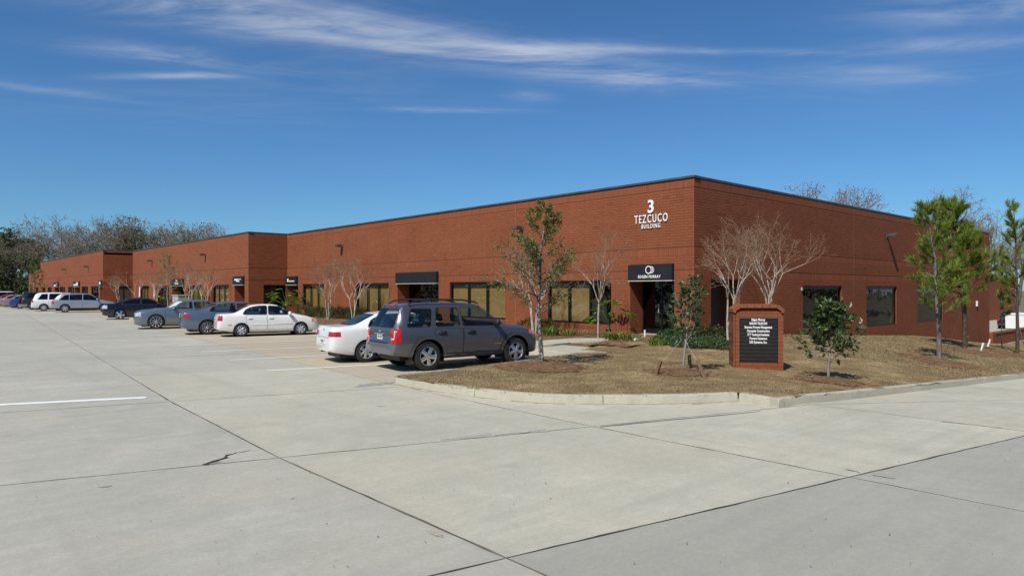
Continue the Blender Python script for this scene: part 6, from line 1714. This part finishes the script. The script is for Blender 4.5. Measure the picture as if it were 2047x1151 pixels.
# --- short dormant grass over the lawn, straw over the beds
def turf():
    nr = np.random.default_rng(12); C, D, S = [], [], []
    while len(C) < 150000:
        x = 7.9 + 34 * nr.random() ** 1.7; y = nr.uniform(4, 15)
        d = x * FW.x + y * FW.y
        if not inside(ISL_IN, x, y) or y > 13.9 and x > 21: continue
        if any((x - a) ** 2 + (y - b) ** 2 < (r_ * .97) ** 2 for a, b, r_ in RINGS) and nr.random() > .04: continue
        C.append((x, y, lawn_z(x, y) - .004)); D.append((nr.normal(0, .8), nr.normal(0, .8), .75)); S.append(nr.uniform(.018, .050) * (1 if x < 22 else 1.6))
    C = np.array(C); patch = .5 + .5 * np.sin(C[:, 0] * .9 + 1.3 * np.sin(C[:, 1] * .7)) * np.sin(C[:, 1] * 1.1 + C[:, 0] * .35)
    tone = np.clip(nr.normal(.42, .26, len(C)) + .16 * (patch - .5), 0, .86); gr = (nr.random(len(C)) < .05 + .12 * (patch > .82)); tone[gr] = nr.uniform(.9, 1, gr.sum())
    o = link('grass', leaf_mesh('grass', C, D, S, 'dry_grass', nr, .20, tone)); tag(o, 'short dormant tan grass covering the corner lawn', 'grass', kind='stuff')
    C, D = [], []
    for _ in range(26000):
        y = 14.6 + 30 * nr.random() ** 1.6; x = nr.uniform(16.9, 21.5)
        if y < 15.4 and x < 17.4: continue
        C.append((x, y, bed_z(x, y) + .012)); D.append((nr.normal(), nr.normal(), nr.normal(0, .12)))
    o = link('pine_straw', leaf_mesh('pine_straw', C, D, nr.uniform(.08, .22, len(C)), 'straw', nr, .05, nr.random(len(C)))); tag(o, 'loose brown pine straw over the planting bed', 'pine straw', kind='stuff')
turf()

# --- stakes and guys
def stake(px, h, lean, label, group=None, mat='stake_wood'):
    p = at(*px, lawn); o = empty('wooden_stake', p); tag(o, label, 'stake', group); m = MB(); rot = Matrix.Rotation(lean[0], 3, 'Y') @ Matrix.Rotation(lean[1], 3, 'X'); m.bevbox((0, 0, 0), (.065, .065, h + .2), .006, rot); w = m.build('post', MATS[mat], o); w.location = rot @ Vector((0, 0, h / 2 - .08)); return p, rot @ Vector((0, 0, h))
mg = at(1366, 742, lawn)
for px, h, ln, lb in (((1312, 748), .34, (-.10, .42), 'left leaning wooden stake of the staked magnolia'), ((1380, 739), .34, (.10, -.15), 'dark middle stake behind the staked magnolia'), ((1409, 755), .40, (-.05, -.45), 'right leaning wooden stake of the staked magnolia')):
    p, tp = stake(px, h, ln, lb)
    m = MB(); m.tube([p + tp * .7, mg + Vector((0, 0, .78))], .0035, 5); o = m.build('guy_wire', MATS['hose']); tag(o, lb.replace('wooden stake', 'guy wire').replace('dark middle stake', 'dark guy wire') if 'stake' in lb else lb, 'wire')
for k, (px, px2, tr, lb) in enumerate(((( 1962, 703), None, p2_, 'black guy wire running down right of the tallest pine'), ((1890, 708), None, p2_, 'black guy wire running down left of the tallest pine'))):
    a = at(*px, lawn); m = MB(); m.tube([a, tr + Vector((0, 0, 2.1))], .009, 5); o = m.build('guy_wire', MATS['wire']); tag(o, lb, 'wire')
for px, lb in (((1961, 701), 'white tipped stake right of the tallest pine'), ((1975, 692), 'white tipped stake beside the pine sapling')):
    stake(px, .35, (.2, .2), lb, mat='white_paint')
pr = at(2034, 707, lawn); a = at(2052, 706, lawn); m = MB(); m.tube([a, pr + Vector((0, 0, 1.5))], .02, 6); o = m.build('brace_pole', MATS['hose']); tag(o, 'pale brace pole leaning on the pine at the right edge', 'pole')
# white downspout cleanout and valve lids near the entrance
def lid(px, lb):
    p = onbed(*px); m = MB(); m.lathe([(-.05, .001), (-.05, .09), (.05, .09), (.06, .07), (.06, .001)], 16); o = m.build('valve_cover', MATS['white_paint'], smooth=40); o.location = p + Vector((0, 0, .02)); tag(o, lb, 'cover')
lid((1271, 19.2), 'white valve cover lying in the bed by the entrance pier'); 
p = onbed(1289, 20.6); m = MB(); m.lathe([(-.1, .001), (-.1, .035), (.26, .035), (.27, .001)], 12); o = m.build('cleanout_pipe', MATS['white_paint'], smooth=40); o.location = p; tag(o, 'short white pipe standing at the entrance pier', 'pipe')

# --- grey utility cabinet and little sign posts in front of the second block
cab = empty('utility_cabinet', (17.9, 62.0, .25)); tag(cab, 'pale grey utility cabinet beyond the slate blue sedan', 'cabinet')
m = MB(); m.bevbox((0, 0, .62), (1.1, 1.5, 1.3), .03); m.build('body', MATS['grey_panel'], cab); m = MB(); m.bevbox((0, 0, 1.30), (1.2, 1.6, .09), .02); m.build('lid', MATS['grey_steel'], cab); m = MB(); m.bevbox((0, 0, -.08), (1.3, 1.7, .16), .01); m.build('pad', MATS['kerb_concrete'], cab); m = MB(); m.box((-.553, .02, .65), (.01, .015, 1.05)); m.build('door_seam', MATS['car_black'], cab)
for x, y, lb in ((16.95, 66.6, 'narrow white parking sign on a post by the black awning entrance'), (16.95, 71.5, 'narrow white parking sign before the dark double window')):
    r = empty('parking_sign', (x, y, .2)); tag(r, lb, 'sign', 'parking signs'); m = MB(); m.tube([(0, 0, -.1), (0, 0, 2.1)], .03, 8); m.build('post', MATS['black_metal'], r); m = MB(); m.bevbox((-.04, 0, 1.62), (.02, .32, .95), .005); m.build('panel', MATS['white_paint'], r)

# ------------------------------------------------------------------ behind the end wall
RZ = -2.1
rl = flat('rear_lot', [(59.6, 14.0), (140, 14), (140, 90), (59.6, 90)], RZ, 'concrete', .3)
back = empty('rear_brick_building', (72, 26, RZ)); tag(back, 'red brick building with grey roller door behind the end wall at right', 'building')
def bb(name, x0, x1, y0, y1, z0, z1, mat, par=back, org=(72, 26, RZ)):
    m = MB(); m.box(((x0 + x1) / 2 - org[0], (y0 + y1) / 2 - org[1], (z0 + z1) / 2 - org[2]), (x1 - x0, y1 - y0, z1 - z0)); return m.build(name, MATS[mat], par)
bb('wall', 72, 122, 26, 50, RZ, 3.75, 'far_brick'); bb('coping', 71.9, 122.1, 25.9, 50.1, 3.75, 3.9, 'coping_metal')
rd = bb('roller_door', 74, 84, 25.9, 26.0, RZ, 1.5, 'grey_panel')
for k in range(10): bb('door_slat', 74, 84, 25.86, 25.905, RZ + .02 + .35 * k, RZ + .345 + .35 * k, 'slat_grey', rd) if 'slat_grey' in MATS else None
plain('slat_grey', (.24, .24, .22), .6)
for k in range(10): bb('door_slat', 74, 84, 25.86, 25.905, RZ + .02 + .355 * k, RZ + .345 + .355 * k, 'slat_grey', rd)
bb('door_frame', 73.8, 84.2, 25.84, 25.95, 1.5, 1.75, 'bronze_metal', rd)
lw = empty('low_brick_wall', (60, 14.4, -2.6)); tag(lw, 'low brick retaining wall running right from the end wall', 'wall')
bb('wall', 59.6, 100, 14.15, 14.45, -2.9, -1.25, 'far_brick', lw, (60, 14.4, -2.6)); bb('cap', 59.6, 100, 14.1, 14.5, -1.25, -1.12, 'plain_brick_wall', lw, (60, 14.4, -2.6)); bb('pier', 59.55, 60.3, 14.05, 14.55, -2.9, -1.2, 'far_brick', lw, (60, 14.4, -2.6))
# pickup, seen from behind, and a white box trailer
TRK = wagon(5.4, .98, 1.86, (1.2, 4.3), .39, 'paint_black', 1.12, top=[(0, .75), (.03, 1.05), (.06, 1.14), (1.9, 1.14), (2.0, 1.16), (2.15, 1.78), (2.4, 1.85), (3.2, 1.85), (3.5, 1.78), (4.05, 1.2), (4.2, 1.16), (5.2, 1.06), (5.36, .9), (5.4, .6)], belt=[(0, .6), (.03, .95), (.08, 1.08), (2, 1.1), (4, 1.08), (5, .98), (5.3, .8), (5.4, .5)],
    side_windows=[[(2.25, 1.2), (3.85, 1.18), (3.45, 1.7), (2.35, 1.72)]], windshield=[(-.76, 1.22), (.76, 1.22), (.66, 1.76), (-.66, 1.76)], ws_x=(3.4, 4.2), rear_window=[(-.68, 1.22), (.68, 1.22), (.62, 1.7), (-.62, 1.7)], rw_x=(1.9, 2.4), doors=[], bands=[], z=RZ, glass='tinted_glass')
a = deep(2014, 72); TRK['ref'] = (0, 0); make_car('pickup_truck', TRK, 'black pickup truck parked beyond the low brick wall', a, 5, None, 1)
a = deep(2042, 64.5); tr_ = empty('box_trailer', (a[0] + 1, a[1], RZ + .0), R(0)); tag(tr_, 'white utility trailer behind the pine at the right edge', 'trailer')
m = MB(); m.bevbox((0, 0, 1.15), (5.0, 1.9, 1.30), .04); m.build('body', MATS['white_paint'], tr_, 40); m = MB(); m.bevbox((0, 0, 1.84), (5.1, 2.0, .10), .02); m.build('lid', MATS['white_paint'], tr_)
ty_, rim_, bk_ = wheel_meshes(.34, .2, .21, 6, .04, 'flat')
if not rim_.materials: rim_.materials.append(MATS['rim_alloy'])
for x in (-.4, .45):
    for sd in (-1, 1):
        w = empty('wheel', (x, sd * .85, .34), 0 if sd > 0 else math.pi, tr_); link('tyre', ty_, w); link('rim', rim_, w)
m = MB()
for k in range(4): m.bevbox((-1.9 + 1.2 * k, -.955, 1.72), (.14, .02, .06), .006)
m.build('marker_lamp', MATS['light_red'], tr_)

# ------------------------------------------------------------------ woodland
FOR = {0: (4, .05, .05, (2, 3), .25, .6, .66, .72, .25), 1: (4, .12, .03, 3, .3, .75, .70, .62, .55), 2: (3, .17, .03, 3, .3, .85, .68, .55, .6), 3: (3, .2, .03, 3, .3, .9, .62, .5, .6), 4: (2, .22, .02, 2, .4, .9, .7, .6, .4), 5: (1, .2, 0, 0, 0, 0, 0, 0, 0)}
PROTO = []
def proto(seed, h, leaf=None, nleaf=3, ls=.35):
    rg = random.Random(seed); nr = np.random.default_rng(seed); segs = [[] for _ in range(6)]; tips = []
    P = dict(FOR)
    recurse(rg, Vector((0, 0, -.5)), Vector((rg.gauss(0, .05), rg.gauss(0, .05), 1)), h * .34, h * .017, 0, P, segs, tips)
    zt = max(s[1][2] for g in segs for s in g); k = h / zt; segs = [[(tuple(c * k for c in s[0]), tuple(c * k for c in s[1]), max(s[2], .026), max(s[3], .020)) for s in g] for g in segs]
    tm = seg_mesh('trunk', [(segs[0], 7), (segs[1], 5), (segs[2], 4)], 'forest_bark'); cm = seg_mesh('crown', [(segs[3], 3), (segs[4], 3), (segs[5], 3)], 'forest_twig'); lm = None
    if leaf:
        C, D = [], []
        for q, d in tips:
            for _ in range(nleaf): C.append(tuple(c * k + rg.gauss(0, .30) for c in q)); D.append((rg.gauss(0, 1), rg.gauss(0, 1), rg.gauss(0, .6)))
        lm = leaf_mesh('foliage', C, D, nr.uniform(.6, 1.3, len(C)) * ls, leaf, nr, .6, np.clip(nr.normal(.5, .25, len(C)), 0, 1))
    return tm, cm, lm
PROTO = {'bare1': proto(101, 18), 'bare2': proto(102, 18), 'bare3': proto(107, 18), 'olive1': proto(104, 18, 'far_leaf', 2, .36), 'olive2': proto(105, 18, 'far_leaf', 2, .32), 'dark': proto(106, 18, 'far_dark_leaf', 4, .5), 'brown': proto(108, 18, 'far_brown_leaf', 1, .26)}
def far_tree(kind, px, d, h, label, group, seed, wide=1.0):
    x, y = deep(px, d); r = empty('woodland_tree', (x, y, -.3), seed * 1.7); s = h / 18.0; r.scale = (s * wide, s * wide, s); tag(r, label, 'tree', group)
    tm, cm, lm = PROTO[kind]; link('trunk', tm, r); link('crown', cm, r)
    if lm: link('foliage', lm, r)
WG = 'woodland trees behind the far roofs'
LB = {'bare1': 'bare grey brown tree in the woodland above the far brick roofs', 'bare2': 'bare grey brown tree in the woodland above the far brick roofs', 'bare3': 'bare grey brown tree in the woodland above the far brick roofs', 'olive1': 'olive leaved oak in the woodland above the far brick roofs', 'olive2': 'olive leaved oak in the woodland above the far brick roofs', 'dark': 'dark evergreen tree in the woodland at the left edge'}
FORL = [('dark', -25, 190, 20), ('dark', 18, 185, 20.5), ('bare2', 40, 200, 22.5), ('bare1', 72, 188, 23.2), ('olive1', 55, 175, 16), ('bare3', 112, 195, 22), ('bare2', 148, 185, 22.8), ('bare1', 180, 200, 23.5), ('bare3', 130, 178, 17), ('olive2', 205, 185, 21.5), ('bare2', 225, 195, 22.5), ('olive1', 245, 180, 21.0), ('bare3', 265, 190, 22), ('olive1', 288, 180, 21.2), ('olive2', 318, 185, 21.5), ('bare1', 345, 190, 21.5), ('olive1', 362, 180, 20.2), ('olive2', 396, 190, 20.5), ('bare2', 385, 185, 20.2), ('bare3', 440, 195, 22.2), ('bare1', 420, 190, 20), ('bare2', 455, 190, 20.5), ('dark', 30, 170, 12), ('dark', -15, 172, 13), ('olive2', 90, 172, 13), ('olive1', 10, 176, 17), ('olive2', 165, 175, 16), ('bare2', 10, 205, 23.5), ('bare3', 300, 200, 22.5), ('bare1', 250, 200, 22), ('bare2', 330, 178, 18.5), ('bare3', 210, 176, 18)]
ORD = ['first', 'second', 'third', 'fourth', 'fifth', 'sixth', 'seventh', 'eighth', 'ninth', 'tenth', 'eleventh', 'twelfth', 'thirteenth', 'fourteenth', 'fifteenth', 'sixteenth', 'seventeenth', 'eighteenth', 'nineteenth', 'twentieth']
FORL.sort(key=lambda q: q[1]); seen = {}
for k, (kd, px, d, h) in enumerate(FORL):
    fam = kd.rstrip('123'); n_ = seen.get(fam, 0); seen[fam] = n_ + 1
    far_tree(kd, px, d, h, '%s %s from the left, woodland above the far brick roofs' % (ORD[n_], {'bare': 'bare grey tree', 'olive': 'olive leaved oak', 'dark': 'dark evergreen'}[fam]), WG, k, 1.15)
far_tree('bare3', 655, 120, 13.6, 'tree top just showing over the long roof left of centre', None, 3)
for k, (kd, px, d, h, lb) in enumerate((('brown', 1618, 125, 21.6, 'sparse tree crown above the end wall roof line'), ('brown', 1672, 128, 21.4, 'second sparse tree crown above the end wall roof line'), ('brown', 1745, 130, 19.2, 'low tree crown right of the two above the end wall roof'), ('bare1', 1898, 120, 20.5, 'bare tree behind the tallest pine'), ('bare2', 1925, 118, 19.0, 'second bare tree behind the tallest pine'))): far_tree(kd, px, d, h, lb, None, 40 + k)
for k, (kd, px, d, h) in enumerate((('bare3', 1965, 135, 18), ('bare1', 1985, 125, 17), ('bare2', 1995, 112, 11), ('bare3', 2010, 118, 15), ('bare1', 2025, 110, 11), ('bare2', 2035, 130, 17.5), ('bare3', 2050, 112, 11), ('bare1', 2060, 120, 15), ('bare2', 2085, 128, 16))): far_tree(kd, px, d, h, '%s bare tree from the left in the thicket over the rear building' % ORD[k], 'bare thicket at the right', 60 + k, 1.1)
def understory(name, label, cols, d0, d1, h, n, mat, seed):
    nr = np.random.default_rng(seed); C, D = [], []
    for _ in range(n):
        px = nr.uniform(*cols); d = nr.uniform(d0, d1); x, y = deep(px, d); lump = .55 + .45 * math.sin(px * .11 + d * .2) * math.sin(px * .043 + 1.1); C.append((x, y, nr.random() ** .8 * h * lump)); D.append(tuple(nr.normal(size=3)))
    o = link(name, leaf_mesh(name, C, D, nr.uniform(.5, 1.2, len(C)) * .7, mat, nr, .6, np.clip(nr.normal(.45, .25, len(C)), 0, 1))); tag(o, label, 'undergrowth', kind='stuff')
understory('woodland_undergrowth', 'dark green undergrowth at the foot of the left woodland', (-60, 130), 165, 215, 9, 11000, 'far_dark_leaf', 5)
understory('woodland_undergrowth', 'olive undergrowth below the oaks behind the roofs', (100, 480), 185, 215, 9, 9000, 'far_leaf', 6)

# trees standing across the lot and across the drive: what the windows and paintwork mirror
def treeline(name, label, p0, p1, h, n, seed):
    nr = np.random.default_rng(seed); C, D = [], []; p0, p1 = Vector(p0), Vector(p1)
    for _ in range(n):
        t = nr.random(); q = p0.lerp(p1, t); top = h * (.72 + .28 * math.sin(t * 37 + seed) * math.sin(t * 91)); C.append((q.x + nr.normal(0, 3), q.y + nr.normal(0, 3), nr.random() ** .7 * top)); D.append(tuple(nr.normal(size=3)))
    o = link(name, leaf_mesh(name, C, D, nr.uniform(.8, 1.8, len(C)), 'far_leaf', nr, .6, np.clip(nr.normal(.4, .25, len(C)), 0, 1))); tag(o, label, 'trees', kind='stuff')
treeline('treeline', 'olive trees across the lot mirrored in the windows', (-48, -30, 0), (-42, 190, 0), 13, 9000, 8)
treeline('treeline', 'olive trees across the drive mirrored in the end wall windows', (-48, -30, 0), (160, -34, 0), 13, 9000, 9)
_e = deep(-45, 195); treeline('treeline', 'olive woodland closing the left end of the lot', (-42, 190, 0), (_e[0], _e[1], 0), 15, 5000, 10)
m = MB(); m.add([(-60, -40, -.003), (-8, -40, -.003), (-8, 170, -.003), (-60, 170, -.003)], [(0, 1, 2, 3)]); o = m.build('side_lot', MATS['concrete'], fix=False); tag(o, kind='structure')
